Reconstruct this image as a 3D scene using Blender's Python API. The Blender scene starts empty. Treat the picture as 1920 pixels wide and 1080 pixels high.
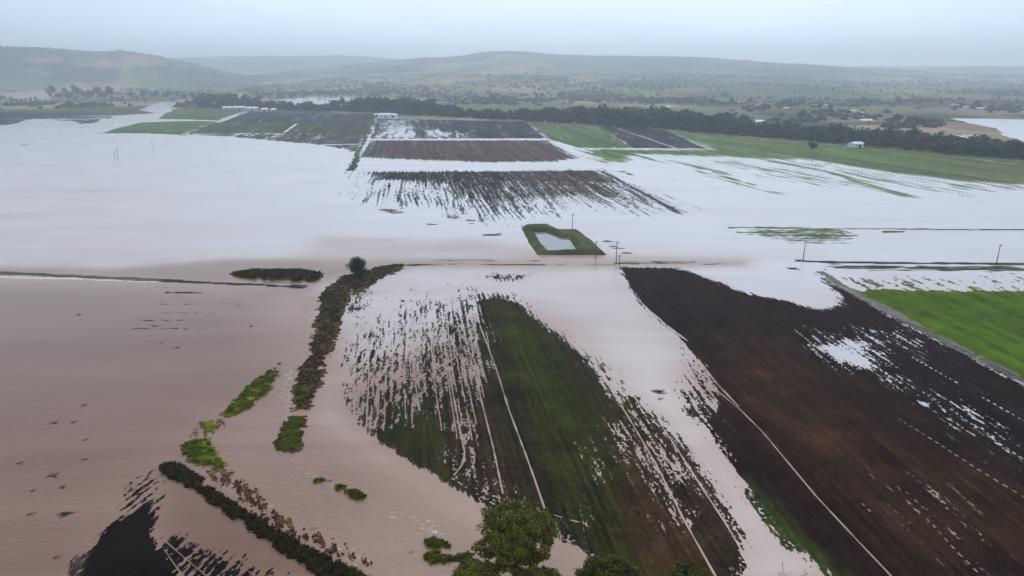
import bpy, math, random
import numpy as np
from mathutils import Vector, Matrix, noise as mnoise

# ------------------------------------------------------------------ basics
R = math.radians
random.seed(7)
rng = np.random.default_rng(11)
col = bpy.context.scene.collection
F, CH, YH = 1279.0, 80.0, 140.0          # focal length in photo pixels, flying height, horizon line
PITCH = math.atan((540 - YH) / F)
CP, SP = math.cos(PITCH), math.sin(PITCH)

def unproj(px, py, z=0.0):
    dx = (np.asarray(px, float) - 960) / F
    dy = (540 - np.asarray(py, float)) / F
    vy = CP + dy * SP
    vz = -SP + dy * CP
    t = (CH - z) / -vz
    return dx * t, vy * t

def proj(X, Y, z=0.0):
    d = Y * CP - (z - CH) * SP
    d = np.maximum(d, 1e-3)
    u = Y * SP + (z - CH) * CP
    return 960 + F * X / d, 540 - F * u / d

def at(px, py, z=0.0):
    x, y = unproj(px, py)
    return Vector((float(x), float(y), z))

# ------------------------------------------------------------------ numpy noise
def _h(i, j, s):
    n = (i.astype(np.int64) * 374761393 + j.astype(np.int64) * 668265263 + s * 1442695041) & 0xffffffff
    n = ((n ^ (n >> 13)) * 1274126177) & 0xffffffff
    n = n ^ (n >> 16)
    return (n & 0xffffff).astype(np.float64) / 0xffffff

def vn(x, y, s=0):
    i = np.floor(x); j = np.floor(y)
    fx = x - i; fy = y - j
    fx = fx * fx * (3 - 2 * fx); fy = fy * fy * (3 - 2 * fy)
    a = _h(i, j, s); b = _h(i + 1, j, s); c = _h(i, j + 1, s); d = _h(i + 1, j + 1, s)
    return (a * (1 - fx) + b * fx) * (1 - fy) + (c * (1 - fx) + d * fx) * fy

def fbm(x, y, s=0, o=4):
    r = 0; a = 1; t = 0
    for k in range(o):
        r = r + a * vn(x * 2 ** k + 13.7 * k, y * 2 ** k - 7.1 * k, s + k); t += a; a *= .5
    return r / t

def smooth(t):
    t = np.clip(t, 0, 1); return t * t * (3 - 2 * t)

# ------------------------------------------------------------------ signed distance on the ground (metres)
def sdist(PX, PY, X, Y, poly, closed=True, margin=45):
    """signed distance in metres from ground points to an outline whose corners are given as photo pixels"""
    P = np.array(poly, float)
    out = np.full(X.shape, -1e4)
    lo = P.min(0) - margin; hi = P.max(0) + margin
    m = (PX > lo[0]) & (PX < hi[0]) & (PY > lo[1]) & (PY < hi[1])
    if not m.any(): return out
    px, py, x, y = PX[m], PY[m], X[m], Y[m]
    wx, wy = unproj(P[:, 0], P[:, 1])
    n = len(P); d2 = np.full(x.shape, 1e12); ins = np.zeros(x.shape, bool)
    rngi = range(n) if closed else range(n - 1)
    for i in rngi:
        k = (i + 1) % n
        ax, ay, bx, by = wx[i], wy[i], wx[k], wy[k]
        ex, ey = bx - ax, by - ay
        L = ex * ex + ey * ey + 1e-9
        t = np.clip(((x - ax) * ex + (y - ay) * ey) / L, 0, 1)
        q = (x - ax - t * ex) ** 2 + (y - ay - t * ey) ** 2
        d2 = np.minimum(d2, q)
        if closed:
            c = ((ay > y) != (by > y))
            xi = ax + (y - ay) * ex / (ey if abs(ey) > 1e-9 else 1e-9)
            ins ^= c & (x < xi)
    d = np.sqrt(d2)
    out[m] = np.where(ins, d, -d) if closed else -d
    return out

# ------------------------------------------------------------------ mesh / object helpers
def tag(o, label=None, cat=None, group=None, kind=None):
    if label: o['label'] = label
    if cat: o['category'] = cat
    if group: o['group'] = group
    if kind: o['kind'] = kind
    return o

def grid_mesh(name, V, faces, mat, colr=None, attrs=None, smoothf=True):
    """V (n,3), faces (m,4) vertex indices; unused vertices are dropped"""
    used = np.unique(faces)
    remap = np.full(len(V), -1, np.int64); remap[used] = np.arange(len(used))
    f = remap[faces].astype(np.int32); v = V[used].astype(np.float32)
    me = bpy.data.meshes.new(name)
    me.vertices.add(len(v)); me.vertices.foreach_set('co', v.ravel())
    k = f.shape[1]
    me.loops.add(f.size); me.loops.foreach_set('vertex_index', f.ravel())
    me.polygons.add(len(f))
    me.polygons.foreach_set('loop_start', np.arange(0, f.size, k, dtype=np.int32))
    me.polygons.foreach_set('loop_total', np.full(len(f), k, np.int32))
    if smoothf: me.polygons.foreach_set('use_smooth', np.ones(len(f), bool))
    me.update(calc_edges=True)
    if colr is not None:
        a = me.attributes.new('soil', 'FLOAT_COLOR', 'POINT')
        c = np.ones((len(used), 4), np.float32); c[:, :3] = colr[used]
        a.data.foreach_set('color', c.ravel())
    for an, av in (attrs or {}).items():
        a = me.attributes.new(an, 'FLOAT', 'POINT'); a.data.foreach_set('value', av[used].astype(np.float32))
    me.materials.append(mat)
    o = bpy.data.objects.new(name, me); col.objects.link(o)
    return o

class MB:
    """collects verts and faces"""
    def __init__(s): s.v = []; s.f = []
    def box(s, c, d, rz=0, taper=1.0):
        b = len(s.v); cr, sr = math.cos(rz), math.sin(rz)
        for z in (-1, 1):
            k = taper if z > 0 else 1
            for x, y in ((-1, -1), (1, -1), (1, 1), (-1, 1)):
                X = x * d[0] / 2 * k; Y = y * d[1] / 2 * k
                s.v.append((c[0] + X * cr - Y * sr, c[1] + X * sr + Y * cr, c[2] + z * d[2] / 2))
        for q in ((0, 3, 2, 1), (4, 5, 6, 7), (0, 1, 5, 4), (1, 2, 6, 5), (2, 3, 7, 6), (3, 0, 4, 7)):
            s.f.append(tuple(b + i for i in q))
    def tube(s, pts, rad, n=7, cap=True):
        b = len(s.v); pts = [Vector(p) for p in pts]
        for i, p in enumerate(pts):
            t = (pts[min(i + 1, len(pts) - 1)] - pts[max(i - 1, 0)]).normalized()
            a = t.cross(Vector((0, 0, 1)) if abs(t.z) < .9 else Vector((1, 0, 0))).normalized(); c = t.cross(a)
            for k in range(n):
                w = 2 * math.pi * k / n
                s.v.append(tuple(p + (a * math.cos(w) + c * math.sin(w)) * rad[i]))
        for i in range(len(pts) - 1):
            for k in range(n):
                s.f.append((b + i * n + k, b + i * n + (k + 1) % n, b + (i + 1) * n + (k + 1) % n, b + (i + 1) * n + k))
        if cap:
            s.f.append(tuple(b + k for k in range(n))[::-1]); e = b + (len(pts) - 1) * n
            s.f.append(tuple(e + k for k in range(n)))
    def mesh(s, name, mat, smoothf=False):
        me = bpy.data.meshes.new(name); me.from_pydata(s.v, [], s.f); me.update()
        if smoothf: me.polygons.foreach_set('use_smooth', [True] * len(me.polygons))
        me.materials.append(mat); return me

def link(name, me, parent=None, loc=(0, 0, 0), rz=0, sc=None):
    o = bpy.data.objects.new(name, me); col.objects.link(o); o.location = loc
    o.rotation_euler = (0, 0, rz)
    if sc: o.scale = sc
    if parent: o.parent = parent
    return o

# ------------------------------------------------------------------ materials
def newmat(name):
    m = bpy.data.materials.new(name); m.use_nodes = True
    nt = m.node_tree; b = nt.nodes['Principled BSDF']; return m, nt, b

def N(nt, t, **kw):
    n = nt.nodes.new(t)
    for k, v in kw.items():
        if k.startswith('i_'): n.inputs[k[2:].replace('_', ' ')].default_value = v
        else: setattr(n, k, v)
    return n

def simple(name, c, rough=.8, var=.25, scale=1.5, c2=None, spec=.3, metal=0):
    m, nt, b = newmat(name); L = nt.links
    tc = N(nt, 'ShaderNodeTexCoord'); nz = N(nt, 'ShaderNodeTexNoise'); nz.inputs['Scale'].default_value = scale
    nz.inputs['Detail'].default_value = 4
    L.new(tc.outputs['Object'], nz.inputs['Vector'])
    mx = N(nt, 'ShaderNodeMix', data_type='RGBA')
    c2 = c2 or tuple(x * (1 - var) for x in c)
    mx.inputs[6].default_value = (*c, 1); mx.inputs[7].default_value = (*c2, 1)
    mr = N(nt, 'ShaderNodeMapRange'); mr.inputs[1].default_value = .35; mr.inputs[2].default_value = .65
    L.new(nz.outputs['Fac'], mr.inputs[0]); L.new(mr.outputs[0], mx.inputs[0])
    L.new(mx.outputs[2], b.inputs['Base Color'])
    b.inputs['Roughness'].default_value = rough; b.inputs['Specular IOR Level'].default_value = spec
    b.inputs['Metallic'].default_value = metal
    return m

def soil_mat(name, fine=2.2, amt=.45, rough=.9, bump=.25, spec=.04, wet=False):
    """albedo of crops and soil comes from the 'soil' attribute, broken up by world-space noise"""
    m, nt, b = newmat(name); L = nt.links
    at_ = N(nt, 'ShaderNodeAttribute', attribute_name='soil')
    tc = N(nt, 'ShaderNodeNewGeometry')
    n1 = N(nt, 'ShaderNodeTexNoise'); n1.inputs['Scale'].default_value = fine; n1.inputs['Detail'].default_value = 5
    n1.inputs['Roughness'].default_value = .65
    n2 = N(nt, 'ShaderNodeTexNoise'); n2.inputs['Scale'].default_value = .09; n2.inputs['Detail'].default_value = 5
    L.new(tc.outputs['Position'], n1.inputs['Vector']); L.new(tc.outputs['Position'], n2.inputs['Vector'])
    ad = N(nt, 'ShaderNodeMath', operation='ADD'); L.new(n1.outputs['Fac'], ad.inputs[0]); L.new(n2.outputs['Fac'], ad.inputs[1])
    mr = N(nt, 'ShaderNodeMapRange'); mr.inputs[1].default_value = .7; mr.inputs[2].default_value = 1.3
    mr.inputs[3].default_value = 1 - amt; mr.inputs[4].default_value = 1 + amt
    L.new(ad.outputs[0], mr.inputs[0])
    vm = N(nt, 'ShaderNodeVectorMath', operation='SCALE'); L.new(at_.outputs['Color'], vm.inputs[0]); L.new(mr.outputs[0], vm.inputs['Scale'])
    L.new(vm.outputs[0], b.inputs['Base Color'])
    b.inputs['Roughness'].default_value = rough; b.inputs['Specular IOR Level'].default_value = spec
    bp = N(nt, 'ShaderNodeBump'); bp.inputs['Strength'].default_value = bump; bp.inputs['Distance'].default_value = .3
    L.new(n1.outputs['Fac'], bp.inputs['Height']); L.new(bp.outputs[0], b.inputs['Normal'])
    if wet:   # waterlogged margins are glossy
        wa = N(nt, 'ShaderNodeAttribute', attribute_name='wet')
        for sock, lo, hi in (('Roughness', rough, .22), ('Specular IOR Level', spec, .5)):
            r_ = N(nt, 'ShaderNodeMapRange'); r_.inputs[3].default_value = lo; r_.inputs[4].default_value = hi
            L.new(wa.outputs['Fac'], r_.inputs[0]); L.new(r_.outputs[0], b.inputs[sock])
        r_ = N(nt, 'ShaderNodeMapRange'); r_.inputs[3].default_value = bump; r_.inputs[4].default_value = .05
        L.new(wa.outputs['Fac'], r_.inputs[0]); L.new(r_.outputs[0], bp.inputs['Strength'])
    return m

def water_mat():
    m, nt, b = newmat('muddy_flood_water'); L = nt.links
    geo = N(nt, 'ShaderNodeNewGeometry')
    silt_sky_tint = N(nt, 'ShaderNodeAttribute', attribute_name='silt_sky_tint'); foam = N(nt, 'ShaderNodeAttribute', attribute_name='foam')
    rough = N(nt, 'ShaderNodeAttribute', attribute_name='chop')
    n0 = N(nt, 'ShaderNodeTexNoise'); n0.inputs['Scale'].default_value = .008; n0.inputs['Detail'].default_value = 6; n0.inputs['Distortion'].default_value = 1.2
    mp0 = N(nt, 'ShaderNodeMapping'); mp0.inputs['Rotation'].default_value = (0, 0, .5); mp0.inputs['Scale'].default_value = (1, 3, 1)
    L.new(geo.outputs['Position'], mp0.inputs[0]); L.new(mp0.outputs[0], n0.inputs['Vector'])
    # silt load: dark river brown to pale; bluish-white end paints in reflected sky
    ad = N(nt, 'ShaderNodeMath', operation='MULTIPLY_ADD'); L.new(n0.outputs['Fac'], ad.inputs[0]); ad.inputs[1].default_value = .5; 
    sb = N(nt, 'ShaderNodeMath', operation='SUBTRACT'); L.new(silt_sky_tint.outputs['Fac'], sb.inputs[0]); sb.inputs[1].default_value = .27
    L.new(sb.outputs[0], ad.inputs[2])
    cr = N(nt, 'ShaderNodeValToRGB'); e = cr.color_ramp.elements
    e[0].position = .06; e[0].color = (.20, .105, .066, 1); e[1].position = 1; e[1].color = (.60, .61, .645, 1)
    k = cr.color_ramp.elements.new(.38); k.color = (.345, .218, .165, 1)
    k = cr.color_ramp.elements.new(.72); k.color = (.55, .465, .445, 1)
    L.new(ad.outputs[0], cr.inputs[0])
    # foam
    n1 = N(nt, 'ShaderNodeTexNoise'); n1.inputs['Scale'].default_value = 1.1; n1.inputs['Detail'].default_value = 6; n1.inputs['Roughness'].default_value = .7
    mp1 = N(nt, 'ShaderNodeMapping'); mp1.inputs['Scale'].default_value = (.5, 1.6, 1)
    L.new(geo.outputs['Position'], mp1.inputs[0]); L.new(mp1.outputs[0], n1.inputs['Vector'])
    am = N(nt, 'ShaderNodeMath', operation='MULTIPLY_ADD'); L.new(foam.outputs['Fac'], am.inputs[0]); am.inputs[1].default_value = .33; L.new(n1.outputs['Fac'], am.inputs[2])
    mr = N(nt, 'ShaderNodeMapRange'); mr.inputs[1].default_value = .74; mr.inputs[2].default_value = .84; L.new(am.outputs[0], mr.inputs[0])
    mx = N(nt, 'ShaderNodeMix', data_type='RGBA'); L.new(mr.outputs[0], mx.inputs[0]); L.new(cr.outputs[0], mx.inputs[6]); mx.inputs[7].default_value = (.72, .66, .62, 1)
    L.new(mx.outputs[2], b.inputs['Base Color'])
    b.inputs['IOR'].default_value = 1.33
    wr = N(nt, 'ShaderNodeMapRange'); wr.inputs[1].default_value = .35; wr.inputs[2].default_value = .65; wr.inputs[3].default_value = .06; wr.inputs[4].default_value = .2
    n9 = N(nt, 'ShaderNodeTexNoise'); n9.inputs['Scale'].default_value = .02; n9.inputs['Detail'].default_value = 5; L.new(mp0.outputs[0], n9.inputs['Vector']); L.new(n9.outputs['Fac'], wr.inputs[0]); L.new(wr.outputs[0], b.inputs['Roughness'])
    # ripples
    w = N(nt, 'ShaderNodeTexNoise'); w.inputs['Scale'].default_value = 1.1; w.inputs['Detail'].default_value = 4
    mp = N(nt, 'ShaderNodeMapping'); mp.inputs['Rotation'].default_value = (0, 0, .25); mp.inputs['Scale'].default_value = (.35, 1.3, 1)
    L.new(geo.outputs['Position'], mp.inputs[0]); L.new(mp.outputs[0], w.inputs['Vector'])
    ch = N(nt, 'ShaderNodeMath', operation='MULTIPLY_ADD'); L.new(rough.outputs['Fac'], ch.inputs[0]); ch.inputs[1].default_value = .9; ch.inputs[2].default_value = .05
    bp = N(nt, 'ShaderNodeBump'); bp.inputs['Distance'].default_value = .25; L.new(ch.outputs[0], bp.inputs['Strength'])
    L.new(w.outputs['Fac'], bp.inputs['Height']); L.new(bp.outputs[0], b.inputs['Normal'])
    return m

def leaf_mat(name, c1, c2, sc=.6):
    m, nt, b = newmat(name); L = nt.links
    geo = N(nt, 'ShaderNodeNewGeometry'); oi = N(nt, 'ShaderNodeObjectInfo')
    nz = N(nt, 'ShaderNodeTexNoise'); nz.inputs['Scale'].default_value = sc; nz.inputs['Detail'].default_value = 3
    L.new(geo.outputs['Position'], nz.inputs['Vector'])
    a = N(nt, 'ShaderNodeMath', operation='MULTIPLY_ADD'); L.new(oi.outputs['Random'], a.inputs[0]); a.inputs[1].default_value = .35
    L.new(nz.outputs['Fac'], a.inputs[2])
    mr = N(nt, 'ShaderNodeMapRange'); mr.inputs[1].default_value = .4; mr.inputs[2].default_value = .95; L.new(a.outputs[0], mr.inputs[0])
    mx = N(nt, 'ShaderNodeMix', data_type='RGBA'); mx.inputs[6].default_value = (*c1, 1); mx.inputs[7].default_value = (*c2, 1)
    L.new(mr.outputs[0], mx.inputs[0]); L.new(mx.outputs[2], b.inputs['Base Color'])
    b.inputs['Roughness'].default_value = .7; b.inputs['Specular IOR Level'].default_value = .2
    return m

M = dict(
    soil=soil_mat('wet_dark_soil', 2.5, .55, .85, .6, .03, True),
    grass=soil_mat('pasture_grass', 1.4, .3, .95, .3, .05, True),
    land=soil_mat('distant_farmland', .02, .35, .95, 0, .05),
    bank=soil_mat('earth_bank', 3.0, .4, .95, .6, .1),
    water=water_mat(),
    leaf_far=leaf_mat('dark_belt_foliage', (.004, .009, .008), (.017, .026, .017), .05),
    leaf_olive=leaf_mat('olive_gum_foliage', (.022, .027, .004), (.155, .145, .014), .45),
    leaf_round=leaf_mat('round_tree_foliage', (.012, .024, .014), (.030, .050, .026), .6),
    scrub=leaf_mat('brown_bank_scrub', (.062, .040, .016), (.105, .078, .030), .35),
    scrub_green=leaf_mat('green_bank_grass', (.070, .050, .014), (.24, .32, .012), .5),
    scrub_dark=leaf_mat('dark_hedge_scrub', (.014, .009, .005), (.085, .070, .016), .45),
    debris=leaf_mat('flood_debris', (.075, .034, .014), (.21, .115, .06), .5),
    bark=simple('grey_bark', (.16, .13, .10), .9, .5, 3),
    darkbark=simple('dark_bark', (.05, .04, .03), .9, .4, 3),
    pole=simple('weathered_pole_timber', (.13, .12, .11), .8, .3, 4),
    white=simple('white_sheet_metal', (.82, .83, .84), .45, .12, .8),
    wallc=simple('pale_wall_sheeting', (.55, .56, .55), .6, .2, .8),
    red=simple('rust_red_roof', (.30, .10, .07), .6, .3, .8),
    grey=simple('grey_roof_sheeting', (.45, .47, .50), .5, .2, .8),
    dark=simple('dark_doorway', (.04, .045, .05), .7, .2, 1),
    pond=None,
)

# ------------------------------------------------------------------ field data (outlines given where the photograph shows them)
VPA, VPB, VPH = (765, YH), (850, YH), None
def rowdir(vp):
    if vp is None: return 1.0, 0.0
    dx = (vp[0] - 960) / F; d = np.array([dx, CP + (540 - vp[1]) / F * SP]); d /= np.hypot(*d); return d[0], d[1]

# name, material, base colour, row vanishing point, (across, along) noise metres, patches, pools, ruts, tints
DARK = (.016, .0078, .0072); BROWN = (.060, .036, .026); GREEN = (.060, .115, .016); OLIVE = (.024, .020, .009)
FIELDS = []
def field(name, mat, base, vp, ns, patches, pools=(), ruts=(), tints=(), label=None, lift=.10, rowamp=.3, clip=None, beds=None):
    if vp is None: ns = (ns[1], ns[0])
    FIELDS.append(dict(name=name, mat=mat, base=base, vp=vp, ns=ns, patches=patches, pools=pools, ruts=ruts, tints=tints, label=label, lift=lift, rowamp=rowamp, clip=clip, beds=beds))

# --- near centre field, half drowned
field('ploughed_field', 'soil', OLIVE, VPA, (.55, 3.2), [
    ([(892,565),(930,556),(975,568),(1010,602),(1060,640),(1100,672),(1135,725),(1165,765),(1235,800),(1290,850),(1330,905),(1365,965),(1392,1015),(1385,1060),(1388,1150),(1260,1150),(1180,1096),(1130,1062),(1080,1030),(1035,1008),(960,983),(900,947),(830,907),(780,877),(740,850),(700,822),(668,800),(700,800),(770,800),(850,800),(890,760),(905,700),(896,640)], 2.4, 1.25),
    ([(680,720),(780,690),(900,650),(910,790),(780,820),(690,830),(660,790)], 10, .74),
    ([(664,750),(760,740),(900,690),(915,830),(780,850),(700,830)], 9, .98),
    ([(800,580),(905,560),(915,720),(820,730)], 8, .70),
    ([(636,640),(700,600),(780,572),(850,552),(900,548),(925,700),(890,770),(800,790),(690,815),(655,775),(636,720)], 5, .40),
    ([(780,610),(900,590),(925,700),(900,770),(780,800),(690,815),(660,775),(700,700)], 14, .62),
    ([(700,560),(860,528),(905,530),(960,548),(900,565),(780,590),(640,640),(630,600)], 10, .20),
    ([(648,552),(695,545),(690,580),(655,590)], 3, .55),
    ([(895,514),(1000,513),(985,524),(960,530),(905,522)], 3, .62),
    ([(880,540),(960,552),(1000,580),(990,600),(890,580)], 4, .6),
    ([(1165,765),(1150,700),(1185,740),(1240,790),(1275,830),(1250,850)], 2.5, .6),
    ([(1060,620),(1160,700),(1170,745),(1100,690)], 2.0, .45),
    ([(1165,740),(1200,745),(1195,775),(1172,768)], 1.5, 1.0),
  ], pools=[
    ([(1140,790),(1175,770),(1225,850),(1260,900),(1300,985),(1250,985),(1190,900),(1150,850)], 5, .42),
    ([(1165,745),(1215,770),(1290,860),(1330,930),(1290,930),(1215,850)], 4, .40),
    ([(830,880),(880,800),(890,850),(960,925),(1010,960),(1100,990),(1110,1030),(1040,1010),(930,960)], 5, .32),
    ([(850,760),(880,770),(900,850),(870,900),(850,880)], 2.5, .35),
    ([(900,600),(930,620),(930,690),(905,700)], 3, .28),
    ([(1080,820),(1120,830),(1130,900),(1100,900)], 4, .26),
    ([(1070,920),(1090,930),(1120,1000),(1090,990)], 2, .35),
  ], ruts=[
    ([(848,540),(865,600),(880,660),(905,760),(925,840),(943,925)], .17),
    ([(884,540),(900,610),(930,690),(955,770),(985,850),(1003,900),(1021,953)], .17),
    ([(1085,640),(1130,705),(1180,785),(1230,870),(1280,970),(1350,1095)], .16),
    ([(1235,790),(1275,850),(1320,920),(1360,980),(1398,1045)], .14),
    ([(828,560),(835,660),(850,740),(865,820),(872,850),(866,872),(852,890)], .2),
    ([(690,640),(692,700),(686,815)], .2), ([(775,650),(779,720),(787,770)], .18), ([(806,590),(812,690),(822,770)], .15),
    ([(737,600),(735,700),(733,745)], .18), ([(880,838),(891,850),(886,875),(868,890)], .1),
    ([(662,650),(664,740)], .16), ([(720,840),(722,850)], .15),
    ([(848,897),(900,930),(960,965)], .16, 'dash'), ([(872,908),(940,935),(1020,960),(1095,982)], .16, 'dash'),
    ([(1035,994),(1090,1030),(1140,1058),(1190,1095)], .18, 'dash'),
  ], tints=[
    ([(940,580),(1000,600),(1100,680),(1130,800),(1190,980),(1260,1100),(1180,1100),(1080,900),(1000,750),(930,640)], 10, (.030, .040, .007), .85),
    ([(1180,920),(1300,960),(1330,1100),(1200,1100)], 8, (.055, .028, .012), .8),
    ([(1060,640),(1140,730),(1170,860),(1200,960),(1250,1100),(1290,1100),(1270,960),(1210,860),(1160,790),(1100,700)], 8, (.045, .022, .014), .8),
    ([(840,780),(900,780),(1000,960),(960,980),(860,900)], 8, (.045, .024, .012), .7),
    ([(700,760),(800,760),(840,900),(760,870)], 6, (.026, .032, .006), .8),
    ([(1240,800),(1290,850),(1365,965),(1380,1010),(1340,1000),(1280,880)], 4, (.055, .030, .022), .8),
  ], label='drowned cropping field with water-filled wheel ruts', beds=(1.7, .12), clip=[(600,640),(640,480),(1130,480),(1600,1200),(1250,1200),(1183,1094),(1132,1059),(1037,1005),(962,980),(902,944),(832,903),(780,874),(700,819),(657,780),(638,720)])

# --- big dark field on the right
field('ploughed_field', 'soil', DARK, VPB, (.6, 4.5), [
    ([(1162,501),(1290,503),(1500,500),(1560,530),(1585,545),(1640,577),(1720,622),(1800,662),(1920,724),(2200,868),(2500,1030),(2300,1200),(1700,1200),(1560,1085),(1490,1030),(1435,975),(1405,930),(1375,870),(1345,825),(1325,790),(1345,760),(1340,730),(1325,690),(1280,640),(1235,600),(1200,570),(1178,535)], 1.8, 1.2),
    ([(1275,640),(1310,650),(1340,690),(1350,780),(1330,815),(1290,775),(1278,740),(1300,700)], 4, .6),
    ([(1365,860),(1405,900),(1430,960),(1400,940),(1375,890)], 1.6, .55),
    ([(1500,545),(1560,540),(1585,560),(1560,590)], 3, .6),
  ], pools=[
    ([(1255,496),(1330,522),(1400,549),(1480,566),(1545,580),(1575,572),(1572,552),(1545,530),(1525,508),(1515,496)], 3.5, 1.25),
    ([(1515,650),(1540,642),(1590,634),(1650,640),(1640,665),(1655,690),(1610,690),(1560,672)], 5, .78),
    ([(1500,620),(1700,615),(1740,650),(1660,700),(1560,690)], 9, .24),
    ([(1640,690),(1700,700),(1720,740),(1680,730)], 4, .34),
    ([(1722,752),(1746,756),(1740,762),(1726,760)], 1, 1.1), ([(1765,762),(1785,768),(1800,775),(1775,778)], 2, .5),
    ([(1275,720),(1330,730),(1345,790),(1300,790)], 4, .42),
    ([(1690,700),(1800,730),(1920,800),(1920,880),(1920,880),(1860,860),(1770,790)], 8, .19),
    ([(1650,880),(1800,930),(1900,1040),(1760,1060)], 10, .12),
  ], ruts=[
    ([(1330,720),(1390,770),(1430,810),(1480,870),(1530,930),(1600,1005),(1690,1100)], .14),
    ([(1310,675),(1345,720),(1385,762)], .2),
    ([(1490,618),(1530,650),(1600,700)], .16, 'dash'), ([(1710,670),(1790,715),(1930,795)], .18, 'dash'),
    ([(1615,943),(1660,985),(1700,1025)], .13, 'dash'), ([(1685,785),(1760,832),(1830,878),(1925,935)], .14, 'dash'),
    ([(1730,735),(1780,765),(1850,815),(1925,865)], .14, 'dash'), ([(1750,985),(1790,1030),(1840,1080)], .13, 'dash'),
    ([(1180,545),(1215,580),(1250,610),(1290,640)], .25), ([(1650,620),(1700,640),(1735,660)], .16, 'dash'),
    ([(1270,505),(1310,507)], .5),
  ], tints=[
    ([(1340,660),(1440,650),(1700,860),(1900,1000),(1800,1100),(1600,980),(1420,800)], 22, (.045, .021, .009), .85),
    ([(1400,900),(1430,930),(1500,1010),(1590,1090),(1530,1090),(1460,1020),(1410,950)], 3.5, (.045, .07, .012), .95),
    ([(1700,850),(1900,930),(1900,980),(1780,900)], 8, (.06, .03, .010), .7),
    ([(1600,600),(1700,690),(1900,850),(1900,780),(1700,640)], 10, (.010, .008, .012), .7),
  ], label='large dark ploughed field with glinting puddles')

# --- bright green field far right
field('green_field', 'grass', (.068, .116, .006), VPB, (2, 10), [
    ([(1596,543),(1700,543),(1920,545),(2500,552),(2700,1000),(2400,965),(1920,716),(1800,655),(1640,570)], 3.5, 1.2),
    ([(1545,520),(1600,518),(1920,512),(2500,520),(2500,560),(1900,560),(1620,560)], 6, .42),
    ([(1530,506),(1545,505),(1600,545),(1575,540)], 2, .7),
  ], ruts=[], tints=[
    ([(1780,590),(1900,580),(1940,610),(1840,605)], 5, (.05, .09, .01), .9),
    ([(1520,500),(1940,500),(2400,510),(2400,535),(1920,538),(1560,540)], 6, (.13, .15, .08), .9),
  ], label='bright green paddock beside the dark field')

field('farm_track', 'bank', (.20, .18, .17), VPB, (1, 5), [
    ([(1528,508),(1545,509),(1590,538),(1660,572),(1730,609),(1810,650),(1925,709),(2200,850),(2200,862),(1925,722),(1800,662),(1720,620),(1640,577),(1585,546)], 1.0, .95),
  ], tints=[([(1640,580),(1720,620),(1925,722),(2200,865),(2200,855),(1925,714),(1720,612)], 1, (.05,.05,.05), .6)],
  label='pale gravel track between dark field and green paddock', lift=.2)

# --- verge strips of the drowned road
field('road_verge', 'grass', (.050, .046, .034), None, (34, .9), [
    ([(1488,487),(1540,489),(1920,494),(2500,502),(2500,505),(1920,498),(1540,493),(1490,490)], 1.2, 1.2),
    ([(1560,494),(1920,500),(2500,510),(2500,514),(1920,508),(1650,506),(1545,500)], 4, .92),
    ([(1160,490),(1300,489),(1375,494),(1350,498),(1180,499),(1130,497)], 3, .66),
    ([(800,487),(1100,489),(1110,492),(830,491)], 1.5, .5), ([(680,498),(760,494),(1160,495),(1160,498.5),(900,497.5),(760,499)], 1.2, .72), ([(470,531),(575,536),(600,533),(590,529)], 1.4, .4),
    ([(1470,500),(1490,502),(1500,506),(1480,505)], 1, .9),
    ([(920,438),(942,436),(940,442),(890,443)], 1.2, .62), ([(800,419),(822,420),(818,423),(800,423)], 1, .6),
    ([(1655,433),(1695,433),(1695,437),(1655,437)], 1, 1.0),
    ([(1362,425),(1600,428),(1930,430.5),(1930,432),(1600,430.3),(1366,428)], 1.4, .85),
    ([(1115,440),(1150,452),(1190,478),(1160,476),(1130,456)], 2, .45),
    ([(1166,324),(1180,324),(1198,330),(1185,330)], 2, .7), ([(1240,330),(1270,336),(1250,335)], 2, .6),
  ], tints=[([(780,480),(1400,480),(1400,500),(780,500)], 3, (.10, .075, .06), .8)], label='grass verges of the flooded road', lift=.2)

field('green_field', 'grass', (.10, .125, .05), None, (16, 1.4), [
    ([(1400,428),(1560,428),(1610,440),(1590,453),(1500,456),(1420,446)], 6, .78),
    ([(1362,427),(1378,428),(1430,452),(1405,448)], 3, .6),
  ], tints=[], label='small green patch standing above the flood')

field('road_bank', 'bank', (.045, .030, .026), None, (12, .8), [
    ([(0,509),(150,516),(300,523),(430,530),(490,532),(575,538),(570,541),(490,536),(300,529),(150,521),(0,515),(-400,500),(-400,494)], 1.1, 1.25),
    ([(300,536),(380,538),(370,550),(330,565),(295,575),(320,550)], 3.5, .45),
    ([(280,585),(420,585),(410,640),(290,640)], 8, .14), ([(330,560),(480,560),(470,590),(300,590)], 6, .16),
    ([(545,533),(578,534),(576,541),(550,540)], 1, .8),
  ], tints=[([(-400,490),(300,520),(300,535),(-400,520)], 2, (.15, .11, .10), .8)], label='low road bank on the left')

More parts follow.
